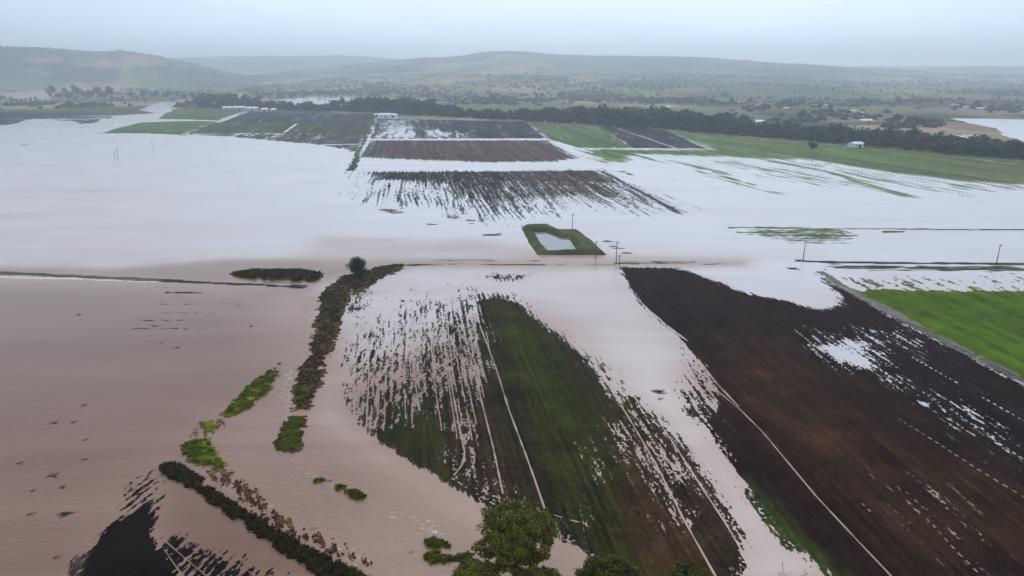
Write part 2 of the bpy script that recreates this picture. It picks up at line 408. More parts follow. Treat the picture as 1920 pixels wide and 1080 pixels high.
# --- mid field with streaks
field('ploughed_field', 'soil', (.016, .014, .014), VPA, (.95, 26), [
    ([(690,324),(900,321),(1128,320),(1278,401),(1240,398),(1180,384),(1090,372),(1000,380),(925,415),(900,405),(870,385),(800,350),(720,340)], 26, .95),
    ([(668,330),(900,322),(1128,320),(1282,402),(1210,402),(1080,392),(940,418),(890,412),(800,392),(690,385),(665,370)], 18, .52),
    ([(1118,320),(1134,320),(1285,401),(1268,401)], 3, 1.15),
    ([(680,322),(1125,319),(1170,345),(700,338)], 10, 1.15),
    ([(664,365),(700,378),(690,392),(670,386)], 4, .5),
  ], tints=[
    ([(980,325),(1110,325),(1200,370),(1060,370)], 20, (.050, .034, .024), .9),
    ([(664,320),(740,320),(740,395),(664,390)], 10, (.03, .03, .03), .6),
  ], label='streaked dark field in the middle of the flood')
field('mud_flat', 'soil', (.13, .075, .06), None, (8, 2.5), [
    ([(708,388),(740,392),(765,400),(735,402),(712,396)], 3, .8), ([(830,400),(865,403),(860,412),(835,410)], 3, .7),
    ([(865,412),(900,410),(885,418)], 3, .6), ([(1010,395),(1055,392),(1050,398),(1015,402)], 4, .45)],
    label='reddish mud showing through the flood')

# --- far fields
field('ploughed_field', 'soil', (.085, .052, .042), VPA, (1.2, 40), [
    ([(697,263),(1024,263),(1082,296),(1040,303),(900,304),(800,300),(672,295)], 9, 1.25)],
    pools=[],
    tints=[([(672,262),(700,262),(720,300),(672,300)], 10, (.05,.07,.03), .8)], label='brown stubble field across the flood')
field('ploughed_field', 'soil', (.020, .020, .026), VPA, (4, 45), [
    ([(706,222),(985,228),(1024,259.5),(697,260)], 5, 1.25)],
    pools=[([(730,226),(765,224),(780,258),(705,260),(715,248)], 25, .8), ([(780,238),(870,250),(860,260),(780,260)], 20, .4)],
    label='dark wet field beside the tree belt')
field('green_field', 'grass', (.085, .130, .045), VPA, (5, 60), [
    ([(985,227),(1120,231),(1185,277.5),(1085,277.5),(1030,261)], 3, 1.2)], label='green field under the tree belt')
field('ploughed_field', 'soil', (.018, .019, .028), VPA, (4, 60), [
    ([(1112,231),(1250,245),(1325,279),(1188,277.5)], 3, 1.2)], ruts=[([(1150,238),(1270,279)], 1.2)], label='dark wedge shaped field under the tree belt')
field('green_field', 'grass', (.110, .160, .045), (560, YH), (3, 80), [
    ([(1088,280),(1330,281),(1245,248),(1300,246),(1600,272),(1920,298),(2400,335),(2400,352),(1920,347),(1820,342),(1640,320),(1500,300),(1300,292),(1200,290),(1160,304),(1130,303)], 16, 1.15),
    ([(1180,288),(1260,298),(1330,305),(1475,370),(1455,371),(1290,318),(1200,298)], 10, .58),
    ([(1290,300),(1500,300),(1840,340),(2200,350),(2200,362),(1780,362),(1560,352),(1400,330)], 24, .46),
    ([(1530,315),(1570,322),(1725,372),(1690,368),(1590,340)], 6, 1.0),
  ], ruts=[([(1530,314),(1590,328),(1720,360)], 2.6), ([(1225,293),(1290,318)], 2.5)],
  tints=[([(1700,300),(2400,330),(2400,352),(1800,340)], 30, (.11, .115, .035), .8)], label='long green field with flooded furrows')
field('ploughed_field', 'soil', (.028, .030, .036), VPA, (5, 60), [
    ([(468,209),(706,214),(699,230),(410,231)], 4, 1.2)], label='dark field behind the white sheds')
field('green_field', 'grass', (.050, .070, .030), VPA, (5, 60), [
    ([(400,230),(699,229),(692,252),(560,250),(345,251)], 8, 1.25),
    ([(345,252),(520,250),(510,264),(430,256)], 7, 1.0)], ruts=[([(556,232),(515,262)], 1.6)], label='dull green field above the flood')
field('ploughed_field', 'soil', (.075, .060, .045), VPA, (5, 60), [
    ([(535,248),(692,251),(668,285),(640,278),(600,272),(510,263)], 7, 1.1)], ruts=[([(600,271.5),(665,270.5)], 3)], label='brown field at the edge of the open water')
field('grass_bank', 'grass', (.075, .105, .045), VPA, (2, 20), [
    ([(694,220),(703,221),(676,285),(665,320),(653,320),(664,296),(680,262)], 3, 1.1)],
    tints=[([(650,290),(668,290),(664,322),(650,322)], 3, (.04,.045,.03), .9)], label='narrow grassy bank running to the flood', lift=.8)
field('green_field', 'grass', (.080, .125, .028), None, (14, 2.5), [
    ([(188,250),(222,240),(262,230),(330,227),(405,227),(338,253),(280,250)], 5, 1.2)], label='green wedge of pasture at left')
field('green_field', 'grass', (.085, .115, .036), None, (14, 2.5), [
    ([(296,223),(318,205),(350,203),(462,207),(408,225.5)], 5, 1.2)], label='pale green pasture before the white sheds')
field('farm_track', 'bank', (.33, .33, .32), None, (5, 2), [([(332,254),(348,255),(415,226),(409,225)], 1.5, .7)], label='pale wet track between the pastures', lift=.12)
field('green_field', 'grass', (.060, .080, .035), None, (30, 4), [
    ([(-700,194),(0,192),(200,188),(270,190),(280,198),(262,206),(292,212),(210,217),(100,218),(0,221),(-700,230)], 10, 1.2)],
    tints=[([(-700,210),(0,210),(170,213),(120,222),(0,224),(-700,236)], 16, (.016,.018,.030), .95), ([(0,190),(200,188),(270,190),(240,196),(0,198)], 12, (.05,.05,.045), .8)],
    label='grey green pasture along the far left shore')
field('ploughed_field', 'soil', (.010, .012, .022), None, (30, 4), [
    ([(-300,220),(60,218),(215,218.5),(208,222),(60,223),(20,234),(-300,240)], 5, 1.0), ([(90,224),(190,223),(180,230),(150,233),(140,228)], 5, .9)],
    label='black mud spits at far left')

# --- bottom-left black ground
field('ploughed_field', 'soil', (.008, .005, .005), (1250, YH), (.5, 4), [
    ([(205,985),(240,965),(270,950),(290,965),(282,1000),(300,1030),(340,1090),(280,1160),(60,1160),(140,1082),(185,1010)], 1.0, 1.25),
    ([(300,1010),(330,1000),(400,1030),(480,1065),(560,1100),(600,1160),(300,1160),(290,1060)], 2.4, .74),
    ([(235,925),(262,895),(290,900),(296,960),(268,962),(222,960)], 2.0, .58),
    ([(266,892),(282,884),(302,905),(290,912),(268,912)], 1.2, .62),
    ([(140,1045),(160,1035),(150,1085),(118,1090)], 1.0, .8),
  ], ruts=[([(305,1010),(345,1045),(400,1090)], .14), ([(308,1030),(330,1062),(352,1090)], .14), ([(370,1010),(430,1050),(500,1090)], .12), ([(330,1000),(380,1020),(440,1060)], .12)],
  tints=[([(140,1040),(160,1035),(150,1090),(118,1090)], 1, (.07,.05,.045), .9)], label='black mud patch in the near corner')

# --- vegetated banks
field('levee', 'bank', (.072, .048, .020), VPA, (3, 3), [
    ([(655,540),(640,520),(668,513),(690,508),(720,498),(760,496),(745,508),(715,522),(690,535),(685,548),(660,552)], 2.5, 1.2),
    ([(640,522),(668,530),(655,550),(640,585),(628,625),(610,670),(598,715),(585,745),(578,768),(558,768),(556,725),(566,690),(588,650),(596,600),(600,565),(612,542)], 2.0, 1.25),
    ([(545,785),(574,780),(566,810),(560,845),(530,850),(513,846),(528,815)], 1.5, 1.2),
    ([(435,514),(470,508),(560,507),(600,513),(598,524),(588,528),(520,525),(450,521)], 1.8, 1.2),
  ], tints=[([(556,730),(578,735),(574,768),(556,766)], 1.5, (.05,.075,.010), .9), ([(513,846),(530,815),(552,800),(556,835),(535,850)], 1.5, (.05,.08,.010), .9)],
  label='scrubby levee curving out of the flood', lift=.7)
field('levee', 'bank', (.12, .145, .010), VPA, (2, 2), [
    ([(523,683),(520,700),(500,735),(470,765),(430,782),(422,775),(438,752),(470,720),(500,700)], 1.5, 1.2),
    ([(370,790),(395,793),(415,800),(400,805),(380,800)], .8, .85),
    ([(390,803),(406,806),(400,812),(386,810)], .6, .8),
    ([(340,842),(355,828),(392,826),(400,850),(420,875),(412,880),(380,870),(350,860)], 1.4, 1.0),
    ([(585,903),(608,897),(614,901),(592,907)], .5, 1.0), ([(630,915),(645,911),(648,916),(636,920)], .5, .9), ([(650,925),(665,920),(684,932),(676,938),(655,934)], .7, 1.0),
    ([(795,1018),(812,1010),(850,1020),(835,1028),(805,1026)], .7, 1.0), ([(800,1045),(812,1035),(850,1045),(884,1040),(880,1052),(850,1056),(810,1055)], .7, 1.0),
  ], tints=[([(500,690),(530,680),(515,715),(480,735),(485,712)], 1.5, (.07,.045,.02), .9), ([(335,830),(365,826),(375,870),(340,862)], 1.2, (.06,.04,.015), .9), ([(845,1035),(890,1035),(890,1060),(845,1060)], .6, (.05,.04,.02), .9)],
  label='bright green islands of the drowned levee', lift=.6)
field('levee', 'bank', (.016, .014, .007), VPA, (2, 2), [
    ([(296,878),(312,868),(340,873),(362,888),(378,900),(372,912),(395,918),(440,945),(480,968),(520,995),(560,1020),(600,1042),(650,1062),(690,1090),(640,1110),(600,1080),(560,1052),(500,1015),(440,970),(400,945),(370,920),(345,905),(305,890)], 1.0, 1.2),
    ], label='dark hedge bank along the near channel', lift=.45)
field('mud_bank', 'bank', (.125, .062, .032), (300, YH), (.6, 2.2), [
    ([(395,880),(430,890),(470,920),(510,950),(560,985),(620,1020),(690,1050),(700,1060),(640,1050),(560,1010),(500,975),(440,925),(400,895)], 1.8, .80),
    ([(600,1010),(640,1030),(700,1055),(690,1062),(630,1045)], 1.2, .6), ([(372,800),(425,778),(440,785),(400,815),(372,832),(345,850),(338,838)], 1.4, .42), ([(405,868),(440,885),(430,905),(385,885)], 1.2, .62), ([(575,1035),(680,1070),(720,1085),(690,1095),(600,1060)], 1.0, .5),
    ], label='brown flood debris caught along the bank', lift=.12)

# ------------------------------------------------------------------ evaluate the near ground
gx = np.arange(-420, 2350, 1.35); 
gy = np.concatenate([np.arange(1150, 300, -1.15), np.arange(300, 189, -.6)])
PX, PY = np.meshgrid(gx, gy)
X, Y = unproj(PX, PY)
shape = X.shape
PXf, PYf, Xf, Yf = PX.ravel(), PY.ravel(), X.ravel(), Y.ravel()
best = np.full(Xf.shape, -9.0); rid = np.full(Xf.shape, -1, np.int32)
WET = np.zeros(Xf.shape); Z = np.full(Xf.shape, -.5); C = np.zeros((len(Xf), 3))

FL_X = [-700, 0, 100, 200, 290, 330, 375, 500, 700, 800, 960, 1100, 1280, 1400, 1500, 1600, 1700, 1800, 1920, 2400]
FL_Y = [194, 190, 187, 188, 189, 202, 205, 209, 213.5, 220, 227, 233, 246, 256.5, 264, 273, 282, 291, 300.5, 342]
LAKES = [[(-700,168),(0,168),(105,166),(112,170),(95,186),(60,189),(0,184),(-700,186)],
         [(172,170),(190,169),(188,176),(176,176)], [(212,169),(232,168.5),(228,173),(214,173)],
         [(516,194),(530,186),(560,183),(685,181),(688,190),(660,198),(560,197)], [(708,184),(722,184),(720,191),(708,190)],
         [(786,186),(800,187),(796,194),(788,192)], [(444,175),(462,177),(458,190),(448,188)],
         [(1786,222),(1850,222),(1930,224),(2300,232),(2300,290),(1925,268),(1880,252),(1868,240),(1820,232)],
         [(1785,254),(1840,253),(1838,260),(1790,258)],
         [(262,206),(280,198),(300,192),(345,190),(372,192),(330,196),(318,203),(330,208),(300,216),(290,226),(240,232),(200,224),(230,218),(292,213)]]

def land_colour(px, py, x, y):
    """albedo of the farmland beyond the tree belt"""
    a = fbm(x / 420, y / 520, 5, 4); b = fbm(x / 150 + 9, y / 260, 15, 4); w = fbm(x / 260, y / 330 + 4, 25, 5)
    tan = np.array([.34, .26, .165]); grn = np.array([.13, .16, .07]); br = np.array([.21, .135, .10]); wd = np.array([.028, .036, .026])
    t = smooth((a - .38) / .16)[:, None]
    c = grn * (1 - t) + tan * t
    t = smooth((b - .55) / .12)[:, None] * .7
    c = c * (1 - t) + br * t
    t = smooth((w - .54) / .08)[:, None] * .85
    return c * (1 - t) + wd * t

def row_noise(x, y, vp, ns, s):
    dx, dy = rowdir(vp)
    v = x * dx + y * dy; u = x * dy - y * dx
    u = u + 1.2 * (fbm(u / 40, v / 60, s + 50, 2) - .5) * ns[0] * 3
    a = vn(u / ns[0], v / ns[1], s); b = vn(u / (ns[0] * .45), v / (ns[1] * .16), s + 3); c = vn(u / (ns[0] * 3.1), v / (ns[1] * 3.5), s + 7)
    bed = .5 + .5 * np.cos(2 * np.pi * u / (ns[0] * 3.3) + 2.5 * vn(v / (ns[1] * 6), u / (ns[0] * 14), s + 9))
    n = .34 * a + .38 * b + .18 * c + .10 * bed
    return np.clip((n - .5) * 2.05 + .5, 0, 1), u, v

EXT = 25
for fi, fd in enumerate(FIELDS):
    Pm = np.zeros(Xf.shape); anyp = np.zeros(Xf.shape, bool)
    for poly, w, p in fd['patches']:
        sd = sdist(PXf, PYf, Xf, Yf, poly)
        Pm = np.maximum(Pm, p * np.clip(.5 + sd / (2 * w), 0, 1))
    m = Pm > 0.0
    if not m.any(): continue
    x, y, px, py, P = Xf[m], Yf[m], PXf[m], PYf[m], Pm[m]
    n, u, v = row_noise(x, y, fd['vp'], fd['ns'], fi * 17)
    big = .5 * fbm(x / (9 + fd['ns'][1] * .6), y / (9 + fd['ns'][1] * .6), fi * 31 + 5, 3) + .5 * fbm(u / (fd['ns'][0] * 7), v / (fd['ns'][1] * 9), fi * 31 + 8, 4)
    for poly, w, q in fd['pools']:
        sd = sdist(px, py, x, y, poly)
        P = np.minimum(P, 1.2 - (q + .2 * (q > .0)) * np.clip(.5 + sd / (2 * w), 0, 1) * 1.0)
    P = P + (big - .5) * .30 * (P < 1.02) * (P > .02)
    g = P - .04 - n
    if fd.get('clip'): g = np.minimum(g, (sdist(px, py, x, y, fd['clip'], margin=60) + 1.6 * (fbm(x / 3, y / 3, 12, 3) - .5) + 1.3 * (vn(u / .5, v / 2.2, 44) - .5)) / 4)
    if fd.get('beds'):      # flooded furrows between the beds
        per, wd = fd['beds']; uu = u + .25 * (vn(v / 12, u / 9, 61) - .5)
        kk = np.floor(uu / per); fr = np.abs(uu / per - kk - .5) * per
        on = (_h(kk, kk * 0, 5) > .35) & (sdist(px, py, x, y, [(625,560),(905,545),(925,700),(930,800),(880,830),(760,800),(690,850),(640,760)]) > 0)
        cutb = np.where(on & (P < 1.12) & (vn(v / 6, kk * 1.7, 71) > .32), (fr / wd - 1) * .35, 9)
        g = np.minimum(g, np.clip(cutb, -.2, 9))
    for rt in fd['ruts']:
        wv = rt[1]; sd = -sdist(px, py, x, y, rt[0], closed=False)
        wob = 1 + .5 * (vn(v / 2.3, u * 0, 91) - .5) * 2
        if len(rt) > 2: wob = wob * (np.sin(v * 2 * math.pi / 1.9 + 3 * vn(v / 9, u * 0, 5)) > -.2) * (vn(v / 7, u / 3, 77) > .22)
        cut = np.clip((sd / np.maximum(wv * wob, .001) - 1) * .35, -.25, 9)
        cut = np.where(wob <= 0.01, 9, cut)
        g = np.minimum(g, cut)
    lift = fd['lift']
    k = min(1.0, .5 / max(lift, .1))
    if lift > .3:
        h = np.where(g > 0, lift * np.sqrt(np.clip(g, 0, 1)) + .03, g * .6)
    else:
        h = np.where(g > 0, np.minimum(g * .8, lift) + .02 * n, g * .6)
    c = np.tile(np.array(fd['base']), (len(x), 1))
    for poly, w, tc, s in fd['tints']:
        sd = sdist(px, py, x, y, poly)
        t = (s * np.clip(.5 + sd / (2 * w) + (big - .5) * .8, 0, 1))[:, None]
        c = c * (1 - t) + np.array(tc) * t
    rown = vn(u / (fd['ns'][0] * 1.7), v / (fd['ns'][1] * 6), fi + 400)
    dist = np.hypot(x, y)
    furrow = (vn(u / (fd['ns'][0] * .75), v / (fd['ns'][1] * 7), fi + 500) - .5) * .5 + .07 * np.cos(2 * np.pi * u / (fd['ns'][0] * 3.3)) + .4 * (vn(u / (fd['ns'][0] * 1.1), v / (fd['ns'][1] * .5), fi + 520) - .5)
    fine = furrow * (fd['mat'] == 'soil') + (vn(u / (fd['ns'][0] * .8), v / (fd['ns'][1] * .3), fi + 600) - .5) * .5
    c = c * (1 + fd['rowamp'] * 2 * (rown - .5) + fine + .8 * (big - .5))[:, None]
    gi = np.where(m)[0]
    bt = g > best[gi]
    # existing land keeps its place unless this one is higher
    sel = gi[bt]
    WET[sel] = np.clip(1 - g[bt] / (.12 + .32 * smooth((np.hypot(x, y)[bt] - 300) / 90)), 0, 1) * (1 if lift < .3 else 0)
    best[sel] = g[bt]; rid[sel] = fi; Z[sel] = h[bt]; C[sel] = np.clip(c[bt], .003, .9)

# pond embankment (ring)
pond_out = [(977,425),(1031,424),(1052,434),(1086,434),(1110,452),(1137,478),(1008,478),(992,455)]
pond_in = [(1003,437),(1022,436.5),(1040,444),(1052,448.5),(1064,448),(1071,456),(1081,472),(1030,473),(1015,458)]
so = sdist(PXf, PYf, Xf, Yf, pond_out); si = -sdist(PXf, PYf, Xf, Yf, pond_in)
g = np.minimum(so, np.where(si < 1e3, si, 50)) / 5.0 + (fbm(Xf / 3, Yf / 3, 9, 2) - .5) * .12
fi = len(FIELDS); FIELDS.append(dict(name='pond_bank', mat='grass', label='grassy embankment around the farm pond'))
m = (so > -3) & (g > -.4)
Z[m] = np.where(g[m] > 0, 2.2 * np.clip(g[m] * 1.6, 0, 1) ** .8, g[m] * 2); rid[m] = fi
gt = np.array([.082, .092, .034])[None] * (1 + 1.6 * (fbm(Xf[m] / 5, Yf[m] / 9, 3, 3) - .5))[:, None]
inner = smooth((9 - si[m]) / 8)[:, None] * .45
C[m] = gt * (1 - inner) + np.array([.05, .055, .02]) * inner; best[m] = 3
mp = (si < 0) & (so > 0); rid[mp & ~m] = -1

# farmland beyond the belt
yl = np.interp(PXf, FL_X, FL_Y)
g = (yl - PYf) / 1.0
land = g > 0
lk = np.full(Xf.shape, -1e4)
for L_ in LAKES: lk = np.maximum(lk, sdist(PXf, PYf, Xf, Yf, L_, margin=8))
fi = len(FIELDS); FIELDS.append(dict(name='farmland', mat='land', label='farmland beyond the tree belt'))
m = land & (best < .05)
x, y = Xf[m], Yf[m]
hz = .5 + 1.2 * fbm(x / 200, y / 200, 2, 2)
wet = lk[m] + 14 * (fbm(x / 30, y / 30, 8, 2) - .5)
Z[m] = np.where(wet > 0, -.6, hz * np.clip(-wet / 12, 0, 1) - .1 * (wet > -2)); rid[m] = fi
C[m] = land_colour(PXf[m], PYf[m], x, y)
m2 = (~land) & (lk > 6); Z[m2] = -.5; rid[m2] = -1

V = np.stack([Xf, Yf, Z], 1)
nr, nc = shape
idx = np.arange(nr * nc).reshape(shape)
a, b, c_, d = idx[:-1, :-1].ravel(), idx[:-1, 1:].ravel(), idx[1:, 1:].ravel(), idx[1:, :-1].ravel()
Q = np.stack([a, b, c_, d], 1)
rq = rid[Q]; zq = Z[Q]
zm = np.where(rq >= 0, zq, -9)
owner = np.take_along_axis(rq, zm.argmax(1)[:, None], 1)[:, 0]
keep = (zm.max(1) > 0) & (owner >= 0)
owner_k = owner[keep]; Qk = Q[keep]
# colours for corners that belong to no field take the nearest owner's colour
Cq = C.copy()
bare = rid < 0
for it in range(4):
    mm = bare[Qk[:, it]]
    src = Qk[np.arange(len(Qk)), np.where(rid[Qk] >= 0, Z[Qk], -9).argmax(1)]
    Cq[Qk[mm, it]] = C[src[mm]]
for fi, fd in enumerate(FIELDS):
    f = Qk[owner_k == fi]
    if len(f) == 0: continue
    o = grid_mesh(fd['name'], V, f, M[fd['mat']], Cq, dict(wet=WET))
    tag(o, label=fd['label'], kind='structure')

# ------------------------------------------------------------------ far farmland and hills
rad = np.geomspace(2000, 12500, 320)
azp = np.arange(-1000, 2920, 3.2)
AZ, RD = np.meshgrid(azp, rad)
# AZ: pixel column on the horizon; direction of that column
dirx = (AZ - 960) / (F * math.hypot(1, 0)) * CP / 1.0
tx = (AZ - 960) / F
ang = np.arctan2(tx, CP + (540 - YH) / F * SP)
FX = RD * np.sin(ang); FY = RD * np.cos(ang)
fx, fy, az, rd = FX.ravel(), FY.ravel(), AZ.ravel(), RD.ravel()
def ridge(az, xs, ys, D):
    yy = np.interp(az, xs, ys)
    return 80 + D * np.cos(np.arctan2((az - 960) / F, 1.05)) * (YH - yy) / (F * 1.098)
rise = smooth((az - 250) / 250)
h1 = ridge(az, [-1000, -400, -150, 0, 60, 110, 170, 215, 230, 270, 300, 360, 430, 600], [98, 92, 88, 89, 89, 92, 97, 98, 96, 101, 107, 118, 140, 160], 5400)
e1 = smooth((rd - 4150) / 1250) * (1 - .5 * smooth((rd - 5600) / 2500))
h2 = ridge(az, [200, 320, 400, 640, 690, 740, 860, 1000], [120, 109, 107, 104.5, 106, 111, 118, 125], 10500)
e2 = smooth((rd - 7000) / 3400)
h3 = ridge(az, [300, 500, 640, 740, 860, 900, 940, 980, 1040, 1100, 1200, 1300, 1400, 1450, 1530, 1600, 1700, 1760, 1850, 1920, 2900], [155, 140, 124, 113, 106, 100, 97, 98, 103, 105, 106, 108, 114, 118, 122, 127, 133, 138, 140, 141, 120], 6800)
e3 = .30 * smooth((rd - 2100) / 2600) ** 1.3 + .70 * smooth((rd - 4600) / 2200)
rough = (fbm(fx / 700, fy / 700, 70, 5) - .5)
rough2 = (fbm(fx / 160, fy / 160, 90, 4) - .5)
hh = np.maximum(np.maximum((h1 - 0) * e1, h2 * e2), h3 * e3)
hz = 1.0 + np.maximum(hh, 0) * (1 + .0 * rough) + rough * 16 * smooth((rd - 2600) / 1500) * smooth(hh / 60) + rough2 * 12 * smooth(hh / 60)
fpx, fpy = proj(fx, fy, 0)
lk = np.full(fx.shape, -1e4)
for L_ in LAKES: lk = np.maximum(lk, sdist(fpx, fpy, fx, fy, L_, margin=3))
lk = np.where(rd > 4080, -1e4, lk)
hz = np.where(lk > 0, -1.5, np.where(lk > -30, np.minimum(hz, 1.0), hz))
cc = land_colour(fpx, fpy, fx, fy)
wood = smooth((fbm(fx / 600 + 3, fy / 900, 41, 5) - .47 + .10 * smooth((hh - 120) / 120)) / .07)[:, None] * .6
cc = cc * (1 - wood) + np.array([.045, .055, .045]) * wood
Vf = np.stack([fx, fy, hz], 1)
nr, nc = AZ.shape; idx = np.arange(nr * nc).reshape(AZ.shape)
Qf = np.stack([idx[:-1, :-1].ravel(), idx[:-1, 1:].ravel(), idx[1:, 1:].ravel(), idx[1:, :-1].ravel()], 1)
far = rd[Qf[:, 0]] > 4100
for nm, sel, lb in (('far_plain', ~far, 'hazy pasture rising towards the hills'), ('hills', far, 'hazy wooded hills on the horizon')):
    tag(grid_mesh(nm, Vf, Qf[sel], M['land'], cc), label=lb, kind='structure')
hz_g = hz.reshape(AZ.shape)
def far_z(x, y):
    """height of the far ground at a point"""
    r = math.hypot(x, y)
    if r <= 2005: return .8
    a = math.atan2(x, y); t = math.tan(a) * (CP + (540 - YH) / F * SP); pxl = 960 + t * F
    i = np.interp(math.log(r), np.log(rad), np.arange(len(rad))); j = (pxl - azp[0]) / 3.2
    i0 = int(min(max(i, 0), len(rad) - 2)); j0 = int(min(max(j, 0), len(azp) - 2))
    return float(hz_g[i0, j0])

# ------------------------------------------------------------------ water sheet and river bed
ys = np.concatenate([np.array([-500, -200, -50]), unproj(0 * np.arange(1500, 300, -3.) + 960, np.arange(1500, 300, -3.))[1], unproj(0 * np.arange(300, 160, -1.2) + 960, np.arange(300, 160, -1.2))[1], np.array([6000, 9000, 12600])])
u_ = np.linspace(-1, 1, 560); xs = np.sinh(u_ * 5.2) / math.sinh(5.2) * 13000
WX, WY = np.meshgrid(xs, ys); wx, wy = WX.ravel(), WY.ravel()
wpx, wpy = proj(wx, np.maximum(wy, 1.0), 0); wpx = np.where(wy < 20, -9999, wpx)
def soft(poly, w): return np.clip(.5 + sdist(wpx, wpy, wx, wy, poly, margin=500) / (2 * w), 0, 1)
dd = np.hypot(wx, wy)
silt_sky_tint = .32 + .58 * smooth((dd - 160) / 210) * (1 - .34 * smooth((760 - wpx) / 600))  # far water lightened with distance: sky reflection put into its colour
def blend(a, t, v): return a * (1 - t) + v * t
silt_sky_tint = blend(silt_sky_tint, smooth(soft([(620,560),(760,510),(1160,495),(1300,640),(1300,740),(1420,940),(1560,1090),(1400,1090),(1380,960),(1240,800),(1100,660),(1000,570),(900,600),(650,700),(640,620)], 18)), .74)
silt_sky_tint = blend(silt_sky_tint, smooth(soft([(1250,480),(1600,480),(1600,590),(1400,570)], 12)), .88)
silt_sky_tint = blend(silt_sky_tint, smooth(soft([(1480,600),(1760,610),(1920,760),(1920,880),(1700,760),(1540,700)], 8)), .92)  # sky glint painted into the colour of the field puddles
silt_sky_tint = blend(silt_sky_tint, smooth(soft([(-400,520),(200,525),(520,545),(560,700),(420,800),(300,880),(150,1100),(-500,1100)], 22)), .14)
silt_sky_tint = blend(silt_sky_tint, smooth(soft([(560,560),(600,560),(545,690),(480,780),(400,850),(560,980),(700,1060),(900,1100),(1100,1060),(950,980),(780,890),(650,790),(600,700)], 8)), .30)
silt_sky_tint = blend(silt_sky_tint, smooth(soft([(600,690),(640,700),(660,790),(780,890),(950,985),(900,990),(720,880),(580,790)], 7)), .50)
silt_sky_tint = blend(silt_sky_tint, smooth(soft([(310,890),(380,920),(560,1030),(650,1090),(400,1090),(300,1000)], 4)), .10)
silt_sky_tint = blend(silt_sky_tint, smooth(soft([(420,488),(760,484),(1160,484),(1400,488),(1400,500),(1000,503),(780,500),(640,520),(560,545),(200,520),(-300,508),(-300,495),(200,506)], 9)), .24)
silt_sky_tint = blend(silt_sky_tint, .8 * smooth(soft([(590,440),(900,450),(1150,480),(1400,484),(1160,490),(800,486),(620,500),(560,480)], 12)), .5)
foam = 0 * silt_sky_tint
for poly, w, f in [([(530,690),(566,690),(560,775),(525,785),(512,740)], 4, .8), ([(380,880),(430,890),(620,1010),(600,1030),(420,920)], 3, .75),
                   ([(770,960),(830,975),(850,1030),(790,1010)], 3, .8), ([(540,840),(620,900),(800,990),(780,1000),(600,910),(520,860)], 2.5, .72), ([(620,528),(545,525),(570,545),(600,545)], 4, .45),
                   ([(-200,514),(150,520),(300,527),(300,531),(150,525),(-200,518)], 1.2, 1.2), ([(600,1000),(700,1040),(720,1080),(620,1060)], 3, .65), ([(0,1010),(60,1000),(60,1030),(0,1040)], 3, .5)]:
    foam = np.maximum(foam, f * soft(poly, w))
chop = .22 + 0 * silt_sky_tint
chop = blend(chop, smooth(soft([(560,540),(620,545),(560,690),(600,790),(760,900),(950,990),(1100,1090),(600,1090),(400,860),(520,690)], 8)), .8)
chop = blend(chop, smooth(soft([(-400,600),(200,600),(300,870),(200,1090),(-400,1090)], 20)), .45)
chop = chop * (1 - .85 * smooth((dd - 150) / 450))
nr, nc = WX.shape; idx = np.arange(nr * nc).reshape(WX.shape)
Qw = np.stack([idx[:-1, :-1].ravel(), idx[:-1, 1:].ravel(), idx[1:, 1:].ravel(), idx[1:, :-1].ravel()], 1)
wo = grid_mesh('flood_water', np.stack([wx, wy, 0 * wx], 1), Qw, M['water'], None, dict(silt_sky_tint=silt_sky_tint, foam=foam, chop=chop))
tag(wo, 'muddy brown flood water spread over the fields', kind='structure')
mb = MB(); mb.v = [(-13000, -600, -3), (13000, -600, -3), (13000, 12900, -3), (-13000, 12900, -3)]; mb.f = [(0, 1, 2, 3)]
tag(link('ground', mb.mesh('ground', simple('river_bed_mud', (.10, .07, .05), .9))), 'drowned ground under the flood water', kind='structure')

# clear pond water inside the embankment
m, nt, b = newmat('clear_pond_water'); b.inputs['Base Color'].default_value = (.24, .26, .27, 1); b.inputs['Roughness'].default_value = .06; b.inputs['IOR'].default_value = 1.33
nz = N(nt, 'ShaderNodeTexNoise'); nz.inputs['Scale'].default_value = 2; bp = N(nt, 'ShaderNodeBump'); bp.inputs['Strength'].default_value = .04
nt.links.new(nz.outputs['Fac'], bp.inputs['Height']); nt.links.new(bp.outputs[0], b.inputs['Normal'])
mb = MB(); c0 = at(1040, 458)
mb.v = [tuple(at(px_, py_, .35)) for px_, py_ in [(996,433),(1024,433),(1046,443),(1066,444),(1074,455),(1088,474.5),(1024,475),(1008,458)]]
mb.f = [tuple(range(len(mb.v)))[::-1]]
tag(link('pond_water', mb.mesh('pond_water', m)), 'pale blue pond water inside the green embankment', kind='structure')

